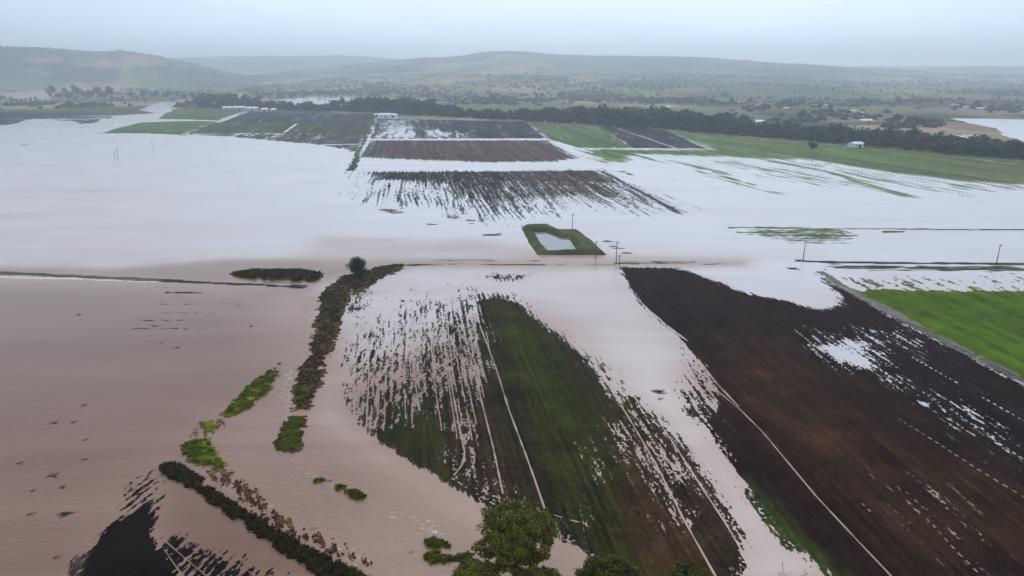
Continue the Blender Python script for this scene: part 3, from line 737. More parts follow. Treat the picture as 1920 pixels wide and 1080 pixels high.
# ------------------------------------------------------------------ trees
def crown_mesh(name, mat, w, h, z0, clumps, per, leaf, seed, flat=.8, spread=1.0):
    """many leaf-sized faces gathered into clumps through an uneven crown"""
    r = random.Random(seed); v = []; f = []
    for c in range(clumps):
        while True:
            p = Vector((r.uniform(-1, 1), r.uniform(-1, 1), r.uniform(-1, 1)))
            if .25 < p.length < 1: break
        p = p * (.62 + .25 * r.random()) * spread
        cc = Vector((p.x * w / 2, p.y * w / 2, z0 + h / 2 + p.z * h / 2))
        cr = (.16 + .16 * r.random()) * w
        for k in range(per):
            q = Vector((r.gauss(0, 1), r.gauss(0, 1), r.gauss(0, 1))).normalized() * (cr * (.55 + .45 * r.random()))
            q.z *= flat
            ctr = cc + q
            n = (q.normalized() + Vector((r.uniform(-.8, .8), r.uniform(-.8, .8), r.uniform(-.3, 1.0)))).normalized()
            a = n.orthogonal().normalized(); b_ = n.cross(a)
            t = r.uniform(0, 6.28); a, b_ = a * math.cos(t) + b_ * math.sin(t), b_ * math.cos(t) - a * math.sin(t)
            s = leaf * r.uniform(.6, 1.3); i = len(v)
            v += [tuple(ctr - a * s * .5), tuple(ctr + b_ * s * .32), tuple(ctr + a * s * .5), tuple(ctr - b_ * s * .32)]
            f.append((i, i + 1, i + 2, i + 3))
    me = bpy.data.meshes.new(name); me.from_pydata(v, [], f); me.update(); me.materials.append(mat); return me

def trunk_mesh(name, mat, h, rad_, w, z0, seed, limbs=5, n=7):
    r = random.Random(seed); mb = MB()
    pts = [Vector((0, 0, -.3))]; 
    for i in range(1, 6): pts.append(Vector((pts[-1].x + r.uniform(-.03, .03) * h, pts[-1].y + r.uniform(-.03, .03) * h, h * .75 * i / 5)))
    mb.tube(pts, [rad_ * (1 - .75 * i / 5) for i in range(6)], n)
    for k in range(limbs):
        s = pts[1 + k % 3].lerp(pts[2 + k % 3], r.random()); a = k * 2.4 + r.random()
        e = Vector((math.cos(a) * w * r.uniform(.25, .42), math.sin(a) * w * r.uniform(.25, .42), z0 + (h - z0) * r.uniform(.3, .8)))
        md = s.lerp(e, .5) + Vector((r.uniform(-.1, .1), r.uniform(-.1, .1), -.04)) * w * .5
        mb.tube([s, md, e], [rad_ * .42, rad_ * .28, rad_ * .09], max(4, n - 2), False)
    return mb.mesh(name, mat, True)

def tree(name, crown, trunk, loc, s, rz, label, group=None, cat='tree', sz=None):
    e = bpy.data.objects.new(name, None); col.objects.link(e); e.location = loc; e.rotation_euler = (0, 0, rz)
    e.scale = (s, s, sz or s); e.empty_display_size = .5
    tag(e, label, cat, group)
    link('crown', crown, e); link('trunk', trunk, e)
    return e

protos = []
for k in range(7):
    h = [14, 12, 16, 11, 17, 13, 9][k]; w = [11, 12, 10, 13, 11, 9, 10][k]; z0 = [2, 1.5, 3, 1.2, 2.5, 2, 1][k]
    protos.append((crown_mesh('crown', M['leaf_far'], w, h - z0, z0, 15, 26, 1.9, 100 + k), trunk_mesh('trunk', M['darkbark'], h, .35, w, z0, 200 + k, 4, 5)))

# tree belt along the river
belt = []
fxp = np.array([372, 420, 500, 600, 700, 800, 900, 960, 1100, 1280, 1400, 1500, 1600, 1700, 1800, 1920, 2080])
fyb = np.array([203.5, 204.5, 207, 209, 212, 218, 223.5, 226, 232, 245, 255.5, 263, 272, 281, 290, 299.5, 315])
bt_ = np.array([189, 188, 197, 203, 203, 208, 216, 218, 222, 234, 245, 252, 258, 262, 269, 281, 293])
topy = np.array([176, 176, 190, 196, 182, 190, 207, 207, 202, 213, 228, 238, 245, 246, 258, 268, 285])
BELTG = 'trees of the dark belt across the plain'
segs = [(372, 700, 'dark dense tree in the hazy belt behind the white sheds', 48), (700, 1290, 'dark dense tree in the belt behind the middle fields', 92), (1290, 2070, 'dark dense tree in the belt behind the long green field', 118)]
for x0, x1, lb, n in segs:
    for k in range(n):
        px_ = x0 + (x1 - x0) * (k + .5) / n + random.uniform(-4, 4)
        b_ = np.interp(px_, fxp, fyb); t_ = np.interp(px_, fxp, bt_); tp = np.interp(px_, fxp, topy)
        row = [0, .5, .12, .9, .3, .7][k % 6]
        py_ = b_ + (t_ - b_) * row * .9 - .4
        p = at(px_, py_, .3); dist = p.length
        lo_, hi_ = 2.0, 45.0
        for _ in range(18):      # height that reaches the skyline of the belt
            md_ = (lo_ + hi_) / 2
            if float(proj(p.x, p.y, md_)[1]) > min(tp, py_ - 7): lo_ = md_
            else: hi_ = md_
        hgt = lo_
        hgt = 1.22 * (hgt * random.uniform(.55, 1.0) if row < .4 else hgt * random.choice((.8, .9, 1.0, 1.1, 1.35)))
        hgt = min(max(hgt, 10), 33)
        c, t = protos[k * 3 % 7]; ph = [14, 12, 16, 11, 17, 13, 9][k * 3 % 7]
        s = hgt / ph
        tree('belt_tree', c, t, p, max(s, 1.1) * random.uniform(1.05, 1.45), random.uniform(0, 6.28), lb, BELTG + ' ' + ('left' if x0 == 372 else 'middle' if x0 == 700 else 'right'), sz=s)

# left shore trees
for k in range(22):
    px_ = 96 + k * 12.5 + random.uniform(-3, 3); py_ = 186.0 + random.uniform(-2, .5)
    p = at(px_, py_, .6); c, t = protos[k % 7]; s = random.uniform(1.0, 1.5) * (1.6 if px_ < 220 else 1.15)
    if 220 < px_ < 240: continue
    tree('shore_tree', c, t, p, s * 1.3, random.uniform(0, 6.28), 'hazy grey tree on the far left shore between lake and pasture', 'hazy trees on the far left shore')
for k in range(9):
    px_ = -8 + k * 9.5; p = at(px_, 190.2, .6); c, t = protos[(k * 2) % 7]
    if k == 2: continue
    tree('shore_tree', c, t, p, random.uniform(.7, 1.0), random.uniform(0, 6.28), 'low dark tree at the water edge on the extreme left', 'low dark trees at the extreme left')

# scattered paddock trees
def lake_at(px_, py_):
    q = np.array([float(px_)]), np.array([float(py_)]); xx, yy = unproj(*q)
    return max(float(sdist(q[0], q[1], xx, yy, L_, margin=8)[0]) for L_ in LAKES) > -12
cnt = 0; tries = 0
clus = [(480,178,60,6),(560,180,70,4),(640,176,60,6),(760,176,70,7),(840,180,70,9),(900,190,60,8),(960,190,80,9),(1060,186,70,8),(1120,180,60,6),(1200,190,70,6),(1290,192,50,3),(1360,196,60,3),(1430,205,40,5),(1480,198,60,3),(1560,212,50,8),(1620,222,60,8),(1580,200,60,2),(1680,195,100,3),(1740,192,90,3),(1830,205,60,4),(1890,208,50,5),(1740,235,40,6),(1700,238,40,6),(1500,228,40,4),(1020,165,120,4),(1300,170,150,5),(700,165,100,4)]
while cnt < 175 and tries < 4000:
    tries += 1
    cx, cy, sx, sy = random.choice(clus)
    px_ = random.gauss(cx, sx * .5); py_ = random.gauss(cy, sy * .6)
    base = float(np.interp(px_, fxp, bt_)) - 2
    if py_ > base or py_ < 161 or lake_at(px_, py_): continue
    p = at(px_, py_); p.z = far_z(p.x, p.y) - .3
    c, t = protos[random.randrange(7)]; s = random.uniform(.75, 1.35)
    tree('paddock_tree', c, t, p, s * 1.25, random.uniform(0, 6.28), 'small hazy tree scattered over the paddocks beyond the belt', 'scattered trees on the far paddocks', sz=s)
    cnt += 1

# stuff: understorey filling the belt, and thickets on the far plain
def thicket(name, label, pts, seed):
    r = random.Random(seed); v = []; f = []
    for x_, y_, z_, w_, h_ in pts:
        for k in range(24):
            q = Vector((r.gauss(0, 1), r.gauss(0, 1), abs(r.gauss(0, 1)))).normalized()
            ctr = Vector((x_ + q.x * w_ / 2, y_ + q.y * w_ / 2, z_ + .3 + q.z * h_ * .85))
            n = (q + Vector((r.uniform(-.6, .6), r.uniform(-.6, .6), r.uniform(0, .8)))).normalized()
            a = n.orthogonal().normalized(); b_ = n.cross(a); s = w_ * .26 * r.uniform(.6, 1.3); i = len(v)
            v.extend([tuple(ctr - a * s), tuple(ctr + b_ * s * .7), tuple(ctr + a * s), tuple(ctr - b_ * s * .7)]); f.append((i, i + 1, i + 2, i + 3))
    me = bpy.data.meshes.new(name); me.from_pydata(v, [], f); me.update(); me.materials.append(M['leaf_far'])
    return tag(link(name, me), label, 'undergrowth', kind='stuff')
pts = []
for k in range(1500):
    px_ = random.uniform(372, 2070); b_ = float(np.interp(px_, fxp, fyb)); t_ = float(np.interp(px_, fxp, bt_)); py_ = b_ + (t_ - b_) * random.random() ** 1.4
    p = at(px_, py_); pts.append((p.x, p.y, .2, random.uniform(8, 14), random.uniform(6, 13)))
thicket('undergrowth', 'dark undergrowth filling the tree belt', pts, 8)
pts = []
while len(pts) < 1000:
    cx, cy, sx, sy = random.choice(clus); px_ = random.gauss(cx, sx * .5); py_ = random.gauss(cy, sy * .5)
    if px_ > 1330 and random.random() < .6: continue
    if py_ > float(np.interp(px_, fxp, bt_)) - 1 or py_ < 162 or lake_at(px_, py_): continue
    p = at(px_, py_); pts.append((p.x, p.y, far_z(p.x, p.y) - .5, random.uniform(8, 20), random.uniform(4, 10)))
thicket('thicket', 'hazy thickets along the creeks of the far plain', pts, 9)

# stuff: woodland on the hills
wv, wf = [], []
rr = random.Random(5)
base_o = [Vector(v) for v in ((0, 0, 1), (1, 0, .1), (.3, .95, .15), (-.8, .6, 0), (-.8, -.6, .1), (.3, -.95, 0))]
nb = 0
while nb < 8000:
    r_ = math.exp(rr.uniform(math.log(2050), math.log(7600))); pxl = rr.uniform(-700, 2600)
    a_ = math.atan2((pxl - 960) / F, CP + (540 - YH) / F * SP); x_, y_ = r_ * math.sin(a_), r_ * math.cos(a_)
    d_ = mnoise.noise(Vector((x_ / 420, y_ / 520, 3))) + .5 * mnoise.noise(Vector((x_ / 140, y_ / 160, 9)))
    if d_ < .24 and rr.random() > .05: continue
    z_ = far_z(x_, y_)
    if z_ < .6: nb += 1; continue
    s_ = rr.uniform(4, 8.5); i = len(wv)
    for bv in base_o:
        q = Vector((bv.x * s_ * rr.uniform(.8, 1.5), bv.y * s_ * rr.uniform(.8, 1.5), bv.z * s_ * rr.uniform(1.1, 1.8) - .5))
        wv.append((x_ + q.x, y_ + q.y, z_ + q.z))
    for k in range(5): wf.append((i, i + 1 + k, i + 1 + (k + 1) % 5))
    nb += 1
me = bpy.data.meshes.new('woodland'); me.from_pydata(wv, [], wf); me.update(); me.materials.append(M['leaf_far'])
tag(link('woodland', me), 'far woodland dotted over the hazy hills', 'woodland', kind='stuff')

# individual mid-distance trees
rc = crown_mesh('crown', M['leaf_round'], 8.0, 6.8, .5, 46, 90, .6, 31, .9); rt = trunk_mesh('trunk', M['darkbark'], 6, .3, 6, 1, 32)
p = at(671, 521, .9); tree('round_tree', rc, rt, p, 1.0, 0, 'round dark green tree alone on the scrubby levee by the drowned road')
p = at(1523, 281, .3); tree('paddock_tree', protos[3][0], protos[3][1], p, .8, 1, 'dark bushy tree standing alone in green field left of the white shed')
for i, (px_, py_, h_) in enumerate(((1322, 243, 22), (1359, 246, 25))):
    cm = crown_mesh('crown', M['darkbark'] if i else M['leaf_far'], 15, h_ * .55, h_ * .45, 9, 26, 1.7, 300 + i, .9)
    tm = trunk_mesh('trunk', M['darkbark'], h_, .7, 16, h_ * .35, 320 + i, 7, 6)
    tree('tall_tree', cm, tm, at(px_, py_, .3), 1, 1.2 * i, ('tall rounded brown tree rising above the belt' , 'taller sparse bare tree with open branches rising above the belt')[i])

# ------------------------------------------------------------------ foreground trees
def big_tree(px_, py_, H, W, seed, label, z0=.28, clumps=120, per=150, leaf=.42, name='gum_tree'):
    loc = at(px_, py_, 0.0)
    cm = crown_mesh('crown', M['leaf_olive'], W, H * (1 - z0), H * z0, clumps, per, leaf, seed, .75)
    # finer clumps: shrink clump radius by scaling positions outwards
    tm = trunk_mesh('trunk', M['bark'], H, .38, W, H * z0, seed + 1, 9, 8)
    return tree(name, cm, tm, loc, 1.0, seed, label)

def gum(px_, py_, H, W, seed, label, n=90, per=110, leaf=.36):
    """open forked crown: branches end in small leaf clumps of their own"""
    r = random.Random(seed); mb = MB(); v = []; f = []
    tips = []
    def grow(p, d, L, rad_, depth):
        mid = p + d * L * .5 + Vector((r.uniform(-.08, .08), r.uniform(-.08, .08), 0)) * L
        e = p + d * L
        mb.tube([p, mid, e], [rad_, rad_ * .85, rad_ * .65], 7 if depth < 2 else 5, False)
        if depth >= 2: tips.append((mid.lerp(e, .6), depth))
        if depth == 4: tips.append((e, 4)); return
        k = 3 if depth < 3 else 3
        a0 = r.random() * 6.28
        for q in range(k):
            a = a0 + q * 6.28 / k + r.uniform(-.4, .4)
            tilt = r.uniform(.35, .75)
            nd = (d + Vector((math.cos(a), math.sin(a), 0)) * math.tan(tilt) * .8 + Vector((0, 0, .12))).normalized()
            grow(e, nd, L * r.uniform(.68, .85), rad_ * .62, depth + 1)
    grow(Vector((0, 0, -.3)), Vector((.04, .02, 1)).normalized(), H * .26, .42, 0)
    mx = max(max(abs(t[0].x), abs(t[0].y)) for t in tips); mz = max(t[0].z for t in tips)
    sx = (W / 2 - .7) / mx; sz = (H - .6) / mz
    mb.v = [(a * sx, b * sx, c * sz) for a, b, c in mb.v]
    ex = []
    while len(ex) < 150:
        q = Vector((r.uniform(-1, 1), r.uniform(-1, 1), r.uniform(-1, 1)))
        if .55 < q.length < .96: ex.append((Vector((q.x * W / 2 / sx, q.y * W / 2 / sx, (H * .62 + q.z * H * .36) / sz)), 4))
    for tp, dp in tips + ex:
        c = Vector((tp.x * sx, tp.y * sx, tp.z * sz)); cr = r.uniform(.55, 1.2) * (W / 12)
        for k in range(per):
            q = Vector((r.gauss(0, 1), r.gauss(0, 1), r.gauss(0, 1))); q = q.normalized() * cr * (r.random() ** .5); q.z *= .62
            ctr = c + q; nn = (Vector((q.x, q.y, abs(q.z))).normalized() + Vector((r.uniform(-.9, .9), r.uniform(-.9, .9), r.uniform(-.2, 1)))).normalized()
            a = nn.orthogonal().normalized(); b_ = nn.cross(a); t = r.uniform(0, 6.28)
            a, b_ = a * math.cos(t) + b_ * math.sin(t), b_ * math.cos(t) - a * math.sin(t)
            s = leaf * r.uniform(.6, 1.3); i = len(v)
            v += [tuple(ctr - a * s * .5), tuple(ctr + b_ * s * .3), tuple(ctr + a * s * .5), tuple(ctr - b_ * s * .3)]; f.append((i, i + 1, i + 2, i + 3))
    me = bpy.data.meshes.new('crown'); me.from_pydata(v, [], f); me.update(); me.materials.append(M['leaf_olive'])
    return tree('gum_tree', me, mb.mesh('trunk', M['bark'], True), at(px_, py_), 1, 0, label)

gum(966, 1092, 14.7, 14.0, 3, 'tall olive green gum tree at the bottom centre against the flood', per=120, leaf=.42)
gum(1135, 1190, 13.7, 10.5, 12, 'olive gum crown poking in at the bottom edge right of the tall gum', per=80)
gum(1278, 1200, 13.2, 9, 17, 'small olive gum crown at the bottom edge furthest right', per=80)
gum(1012, 1200, 12.6, 7.5, 22, 'bright olive crown in front of the tall gum at the bottom edge', per=80)
gum(893, 1165, 10.3, 8.5, 27, 'low straggly olive gum at the foot of the tall gum on its left', per=60)
# leafless sapling
mb = MB(); r = random.Random(4)
def tw(p, d, L, rd_, k):
    e = p + d * L; mb.tube([p, e], [rd_, rd_ * .6], 4, False)
    if k:
        for q in range(3): tw(e, (d + Vector((r.uniform(-.5, .5), r.uniform(-.5, .5), .2))).normalized(), L * .7, rd_ * .6, k - 1)
tw(Vector((0, 0, -.2)), Vector((0, 0, 1)), 3.2, .09, 4)
o = link('bare_sapling', mb.mesh('bare_sapling', M['darkbark']), None, at(1466, 1140)); tag(o, 'leafless twiggy sapling at the bottom edge against pale water', 'sapling')

# ------------------------------------------------------------------ scrub on the banks (stuff)
FN = {}
zgrid = Z.reshape(shape); ridg = rid.reshape(shape)
def zat(px_, py_):
    j = int(round((px_ + 420) / 1.35)); i = int(np.argmin(np.abs(gy - py_)))
    if 0 <= j < shape[1]: return float(zgrid[i, j])
    return -1
def scrub(name, label, poly, n, mat, hmin, hmax, wid, seed, cat='scrub'):
    r = random.Random(seed); P = np.array(poly, float); lo = P.min(0); hi = P.max(0)
    wx, wy = unproj(P[:, 0], P[:, 1]); bx = (wx.min(), wx.max(), wy.min(), wy.max())
    X_ = np.array([r.uniform(bx[0], bx[1]) for _ in range(n * 8)]); Y_ = np.array([r.uniform(bx[2], bx[3]) for _ in range(n * 8)])
    px_, py_ = proj(X_, Y_); sd = sdist(px_, py_, X_, Y_, poly)
    v = []; f = []; c = 0
    for x_, y_, a_, b_, s_ in zip(X_, Y_, px_, py_, sd):
        if s_ < -.2 or c >= n: continue
        z_ = zat(a_, b_)
        if z_ < .02: continue
        if mnoise.noise(Vector((x_ / 2.2, y_ / 2.2, seed + 5))) < -.22: continue
        c += 1
        hgt = r.uniform(hmin, hmax) * (.55 + .9 * mnoise.noise(Vector((x_ / 4, y_ / 4, seed))) ** 2 + .3)
        for k in range(7):
            a = r.uniform(0, 6.28); d = Vector((math.cos(a), math.sin(a), 0)); w_ = wid * r.uniform(.5, 1.2)
            b0 = Vector((x_, y_, z_ - .05)) + d * wid * r.random() * .6
            top = b0 + d * hgt * r.uniform(.1, .6) + Vector((0, 0, hgt * r.uniform(.6, 1)))
            s1 = d.cross(Vector((0, 0, 1))) * w_ * .5; i = len(v)
            m_ = b0.lerp(top, .55)
            v += [tuple(b0 - s1 * .4), tuple(b0 + s1 * .4), tuple(m_ + s1), tuple(top), tuple(m_ - s1)]
            f.append((i, i + 1, i + 2, i + 3, i + 4))
    me = bpy.data.meshes.new(name); me.from_pydata(v, [], f); me.update(); me.materials.append(mat)
    return tag(link(name, me), label, cat, kind='stuff')

scrub('scrub', 'low brown scrub covering the curved levee', [(640,522),(655,512),(690,506),(725,497),(760,496),(745,508),(715,522),(690,538),(655,550),(640,585),(628,625),(610,670),(598,715),(585,745),(578,768),(558,768),(556,725),(566,690),(588,650),(596,600),(600,565),(612,542)], 5200, M['scrub'], .15, .55, .24, 1)
scrub('scrub', 'low brown scrub on the long island beside the drowned road', [(435,514),(470,508),(560,507),(600,513),(598,524),(588,528),(520,525),(450,521)], 2600, M['scrub'], .4, 1.2, .4, 2)
scrub('grass', 'rank green and brown grass on the levee tip', [(545,785),(574,780),(566,810),(560,845),(530,850),(513,846),(528,815)], 1500, M['scrub_green'], .1, .4, .2, 3, 'grass')
scrub('grass', 'lush green grass on the slanting levee island', [(523,683),(520,700),(500,735),(470,765),(430,782),(422,775),(438,752),(470,720),(500,700)], 2300, M['scrub_green'], .1, .4, .2, 4, 'grass')
scrub('grass', 'green grass on the small island above the dark hedge', [(340,842),(355,828),(392,826),(400,850),(420,875),(412,880),(380,870),(350,860)], 420, M['scrub_green'], .2, .7, .35, 5, 'grass')
scrub('scrub', 'dark tangled scrub along the near channel bank', [(296,878),(312,868),(340,873),(362,888),(378,900),(372,912),(395,918),(440,945),(480,968),(520,995),(560,1020),(600,1042),(650,1062),(690,1090),(640,1110),(600,1080),(560,1052),(500,1015),(440,970),(400,945),(370,920),(345,905),(305,890)], 3400, M['scrub_dark'], .15, 1.1, .26, 6)
scrub('debris', 'brown flood debris heaped along the bank', [(395,880),(430,890),(470,920),(510,950),(560,985),(620,1020),(690,1050),(700,1060),(640,1050),(560,1010),(500,975),(440,925),(400,895)], 700, M['debris'], .1, .5, .4, 7, 'debris')
scrub('grass', 'green grass tufts on the small drowned islets', [(580,895),(620,895),(690,930),(690,940),(640,930),(580,910)], 260, M['scrub_green'], .2, .6, .3, 8, 'grass')
scrub('grass', 'green grass tufts on the islets left of the tall gum', [(790,1005),(890,1025),(890,1060),(790,1058)], 420, M['scrub_green'], .2, .7, .3, 9, 'grass')

# floating debris: branches drifting on the brown water
for i, (px_, py_, s_) in enumerate([(100,793,1.6),(138,792,1.0),(158,760,1.3),(35,869,1.3),(100,892,2.0),(116,914,1.2),(63,920,.9),(158,862,1.0),(160,825,1.0),(58,964,1.0),(122,965,1.8),(106,1046,1.0),(148,590,1.6),(330,652,1.4),(290,612,1.6),(470,612,1.4),(620,902,.8),(770,1035,.6),(1235,735,2.6),(1238,748,1.6),(1165,322,6),(45,272,5)]):
    mb = MB(); r = random.Random(i + 50)
    for k in range(7 if i not in (10, 18, 21) else 16):
        a = r.uniform(-.9, 1.3) + (i % 3) * .5; L_ = s_ * r.uniform(.4, 1.5); c = Vector((r.uniform(-.5, .5) * s_, r.uniform(-.35, .35) * s_, .03))
        d = Vector((math.cos(a), math.sin(a), r.uniform(0, .18))) * L_ * .5
        mb.tube([c - d, c + Vector((0, 0, .04)), c + d], [.03 * s_ * .6, .055 * s_ * .6, .015 * s_ * .6], 5)
    o = link('driftwood', mb.mesh('driftwood', M['darkbark']), None, at(px_, py_))
    tag(o, 'dark broken branch drifting on the muddy water', 'driftwood', 'driftwood on the flood')

# ------------------------------------------------------------------ power poles
def pole(px_, py_, h_, label, rz=0, wires=False):
    e = bpy.data.objects.new('power_pole', None); col.objects.link(e); e.location = at(px_, py_, 0); e.rotation_euler = (0, 0, rz)
    tag(e, label, 'power pole', 'power poles standing in the flood')
    a = MB(); a.tube([(0, 0, -.5), (0, 0, h_)], [.2, .13], 8); link('post', a.mesh('post', M['pole'], True), e)
    a = MB(); a.box((0, -.2, h_ - .6), (2.2, .14, .16)); link('crossarm', a.mesh('crossarm', M['pole']), e)
    for x_ in (-.95, 0, .95):
        a = MB(); a.tube([(x_, -.2, h_ - .52), (x_, -.2, h_ - .28)], [.07, .05], 6); link('insulator', a.mesh('insulator', M['white']), e)
    return e
pole(1155, 495, 10.5, 'tall power pole at the corner of the dark field')
pole(1161, 499, 5.2, 'short post just right of the tall power pole', .3)
pole(1073, 434, 9.5, 'power pole behind the pond embankment', -.6)
pole(1506, 487, 8.5, 'power pole at the start of the right hand verge', .2)
pole(1868, 495, 9.0, 'power pole by the right hand edge of the picture', .2)
pole(216, 299, 7.5, 'shorter of two thin poles in open water at left', .2)
pole(222, 300, 12.0, 'taller of two thin poles in open water at left', .2)
pole(286, 276, 9.0, 'faint lone pole further out in the open water', .2)
pole(1117, 483, 8.0, 'thin pole beside the pond bank corner', .4)

# ------------------------------------------------------------------ buildings
def building(name, px_, py_, w, d, h_, rz, wall, roof, label, cat='building', door=True, hip=.35, group=None):
    p = at(px_, py_); p.z = max(far_z(p.x, p.y), .3) - .2
    e = bpy.data.objects.new(name, None); col.objects.link(e); e.location = p; e.rotation_euler = (0, 0, rz); tag(e, label, cat, group)
    a = MB(); a.box((0, 0, h_ / 2), (w, d, h_)); link('wall', a.mesh('wall', wall), e)
    a = MB(); o = .5; t = .18; rh = d * .5 * hip; i = 0
    pr = [(-w / 2 - o, -d / 2 - o, h_ - .05), (-w / 2 - o, 0, h_ + rh), (-w / 2 - o, d / 2 + o, h_ - .05)]
    for z in (0, t):
        for s in (-1, 1):
            for q in pr: a.v.append((q[0] * -s, q[1], q[2] + z))
    # 0-2 bottom(+x) 3-5 bottom(-x) 6-8 top(+x) 9-11 top(-x)
    a.f = [(6, 7, 10, 9), (7, 8, 11, 10), (0, 3, 4, 1), (1, 4, 5, 2), (0, 6, 9, 3), (2, 5, 11, 8), (0, 1, 7, 6), (1, 2, 8, 7), (3, 9, 10, 4), (4, 10, 11, 5), (0, 2, 1), (3, 4, 5)]
    link('roof', a.mesh('roof', roof), e)
    if door:
        a = MB(); a.box((w * .1, -d / 2 - .04, h_ * .36), (min(4, w * .3), .07, h_ * .72)); link('door', a.mesh('door', M['dark']), e)
        a = MB(); a.box((-w * .28, -d / 2 - .04, h_ * .55), (w * .14, .07, h_ * .26)); link('window', a.mesh('window', M['dark']), e)
    return e
W_, G_, RD_, D_ = M['white'], M['grey'], M['red'], M['wallc']
building('shed', 1604, 277.5, 13, 10, 4.6, .25, W_, W_, 'white gabled shed on the green field before the dark belt', 'shed')
building('shed', 1592, 276.5, 4, 6, 3, .25, D_, G_, 'small lean shed touching the left side of the white gabled shed', 'shed')
building('shed', 722, 220.0, 22, 14, 5, .05, W_, W_, 'long white roofed shed at the top of the grassy bank', 'shed')
building('shed', 706, 219.0, 9, 9, 4, .05, D_, W_, 'small white shed left of the long white roofed shed', 'shed')
building('shed', 737, 219.5, 16, 12, 4, -.1, W_, W_, 'white annex right of the long white roofed shed', 'shed')
for i, (px_, w_, h_, lb) in enumerate([(428, 20, 6, 'leftmost of the row of pale sheds by the dark trees'), (450, 28, 7, 'biggest round shouldered pale shed in the row'), (474, 24, 6, 'third pale shed from the left in the row'), (497, 14, 4, 'low pale shed near the right end of the row'), (514, 9, 4, 'last tiny pale shed at the right end of the row')]):
    building('shed', px_, 207.3 + i * .5, w_, 18, h_, 0, D_, W_, lb, 'shed')
hl = [(543,165.5,'white house speck on the hazy plain above the long lagoon'),(1078,172,'small pale house left of the brighter far roof'),(1126,174,'bright white far roof among hazy trees in the centre'),(1095,190,'pale hut in the trees above the middle belt'),
      (1252,204,'white roof half hidden behind the belt near the centre right'),(1308,229,'white roof tucked behind the belt below the rounded brown tree'),(1416,233,'long low pale roof just behind the belt right of the bare tree'),(1473,206,'white cottage in the open paddock centre right'),
      (1545,200,'bright roofed farmhouse above the tree cluster on the right'),(1527,200.5,'small pale shed left of the bright roofed farmhouse'),(1598,212,'pale roof among trees in the right cluster'),(1614,215.5,'white roof right of the pale roof in the right cluster'),
      (1622,231,'large white roof nearest to the belt on the right'),(1665,230,'little dark roofed hut right of the large white roof'),(1790,200,'pale roof leftmost of the far right trio'),(1810,204,'low pale roof in the middle of the far right trio'),(1838,207,'pale roof rightmost of the far right trio'),
      (820,176,'small pale roof in the haze above the dark clump'),(1180,232,'white wall glimpsed through the belt'),(1390,195,'tiny pale farmhouse in the hazy paddocks'),(1000,168,'faint pale farmhouse on the rising ground')]
for i, (px_, py_, lb) in enumerate(hl):
    p = at(px_, py_); dist = p.length
    w_ = {1126: 26, 1545: 20, 1622: 22, 1598: 16, 1416: 26, 1790: 20, 1838: 18}.get(px_, 13)
    building('farmhouse', px_, py_, w_, w_ * .55, 4.2, random.uniform(-.3, .3), D_, (W_, W_, G_)[i % 3] if px_ != 1665 else RD_, lb, 'farmhouse', door=dist < 1500)

# ------------------------------------------------------------------ haze
m = bpy.data.materials.new('damp_air'); m.use_nodes = True; nt = m.node_tree; nt.nodes.clear()
out = nt.nodes.new('ShaderNodeOutputMaterial'); pv = nt.nodes.new('ShaderNodeVolumePrincipled')
pv.inputs['Color'].default_value = (.82, .92, 1.0, 1); pv.inputs['Density'].default_value = 1.9e-4; pv.inputs['Anisotropy'].default_value = .6
nt.links.new(pv.outputs[0], out.inputs['Volume'])
mb = MB(); mb.box((0, 6150, 218), (27000, 13700, 444)); tag(link('haze', mb.mesh('haze', m)), 'damp pale haze filling the valley air', 'haze', kind='stuff')

# ------------------------------------------------------------------ sky, sun, camera
SUN_EL, SUN_AZ = R(50), R(12)
w = bpy.data.worlds.new('World'); bpy.context.scene.world = w; w.use_nodes = True; nt = w.node_tree; L = nt.links
bg = nt.nodes['Background']
sky = N(nt, 'ShaderNodeTexSky'); sky.sky_type = 'NISHITA'; sky.sun_disc = False; sky.sun_elevation = SUN_EL; sky.sun_rotation = SUN_AZ
sky.air_density = 1; sky.dust_density = 4
tc = N(nt, 'ShaderNodeTexCoord'); sep = N(nt, 'ShaderNodeSeparateXYZ'); L.new(tc.outputs['Generated'], sep.inputs[0])
cr = N(nt, 'ShaderNodeValToRGB'); L.new(sep.outputs['Z'], cr.inputs[0])
e = cr.color_ramp.elements
e[0].position = 0; e[0].color = (9.6, 12.0, 15.0, 1); e[1].position = .9; e[1].color = (6.3, 7.1, 8.3, 1)
for ps, c in ((.06, (9.6, 11.8, 14.6)), (.14, (9.2, 11.0, 13.0)), (.35, (8.4, 9.9, 12.2))):
    k = e.new(ps); k.color = (*c, 1)
nz = N(nt, 'ShaderNodeTexNoise'); nz.inputs['Scale'].default_value = 2.2; nz.inputs['Detail'].default_value = 4
mp = N(nt, 'ShaderNodeMapping'); mp.inputs['Scale'].default_value = (1, 1, 4); L.new(tc.outputs['Generated'], mp.inputs[0]); L.new(mp.outputs[0], nz.inputs['Vector'])
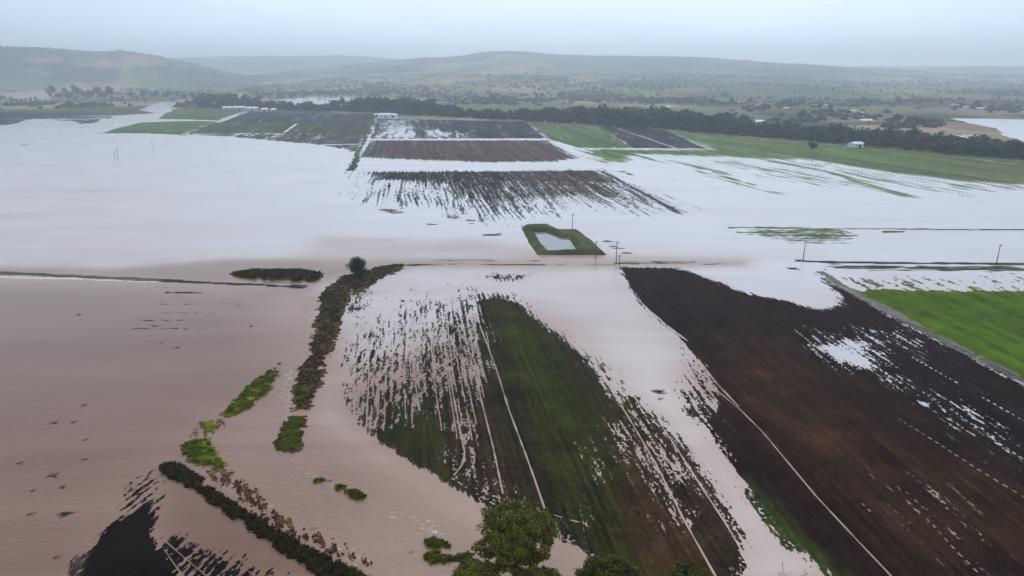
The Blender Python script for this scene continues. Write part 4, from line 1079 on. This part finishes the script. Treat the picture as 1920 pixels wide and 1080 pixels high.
mr = N(nt, 'ShaderNodeMapRange'); mr.inputs[1].default_value = .3; mr.inputs[2].default_value = .7; mr.inputs[3].default_value = .89; mr.inputs[4].default_value = 1.08; L.new(nz.outputs['Fac'], mr.inputs[0])
dt = N(nt, 'ShaderNodeVectorMath', operation='DOT_PRODUCT'); dt.inputs[1].default_value = (math.sin(R(8)), math.cos(R(8)), 0); L.new(tc.outputs['Generated'], dt.inputs[0])
dm = N(nt, 'ShaderNodeMapRange'); dm.inputs[1].default_value = .55; dm.inputs[2].default_value = 1.0; dm.inputs[3].default_value = .66; dm.inputs[4].default_value = 1.0; L.new(dt.outputs['Value'], dm.inputs[0])
mu = N(nt, 'ShaderNodeMath', operation='MULTIPLY'); L.new(mr.outputs[0], mu.inputs[0]); L.new(dm.outputs[0], mu.inputs[1])
sc_ = N(nt, 'ShaderNodeVectorMath', operation='SCALE'); L.new(cr.outputs[0], sc_.inputs[0]); L.new(mu.outputs[0], sc_.inputs['Scale'])
mx = N(nt, 'ShaderNodeMix', data_type='RGBA'); mx.inputs[0].default_value = .85; L.new(sky.outputs[0], mx.inputs[6]); L.new(sc_.outputs[0], mx.inputs[7])
L.new(mx.outputs[2], bg.inputs['Color']); bg.inputs['Strength'].default_value = .1

sl = bpy.data.lights.new('sun', 'SUN'); sl.energy = 1.2; sl.angle = R(45); sl.color = (1, .98, .95)
so_ = bpy.data.objects.new('sun', sl); col.objects.link(so_)
dvec = Vector((math.sin(SUN_AZ) * math.cos(SUN_EL), math.cos(SUN_AZ) * math.cos(SUN_EL), math.sin(SUN_EL)))
so_.rotation_euler = dvec.to_track_quat('Z', 'Y').to_euler()

cam = bpy.data.cameras.new('camera'); co = bpy.data.objects.new('camera', cam); col.objects.link(co)
cam.sensor_width = 36; cam.lens = 36 * F / 1920; cam.clip_end = 60000; cam.clip_start = .5
co.location = (0, 0, CH); co.rotation_euler = (math.pi / 2 - PITCH, 0, 0)
sc = bpy.context.scene; sc.camera = co
sc.view_settings.view_transform = 'Standard'; sc.view_settings.look = 'None'; sc.view_settings.gamma = 1; sc.view_settings.exposure = .2
sc.cycles.volume_bounces = 4; sc.cycles.use_denoising = True; sc.cycles.max_bounces = 8
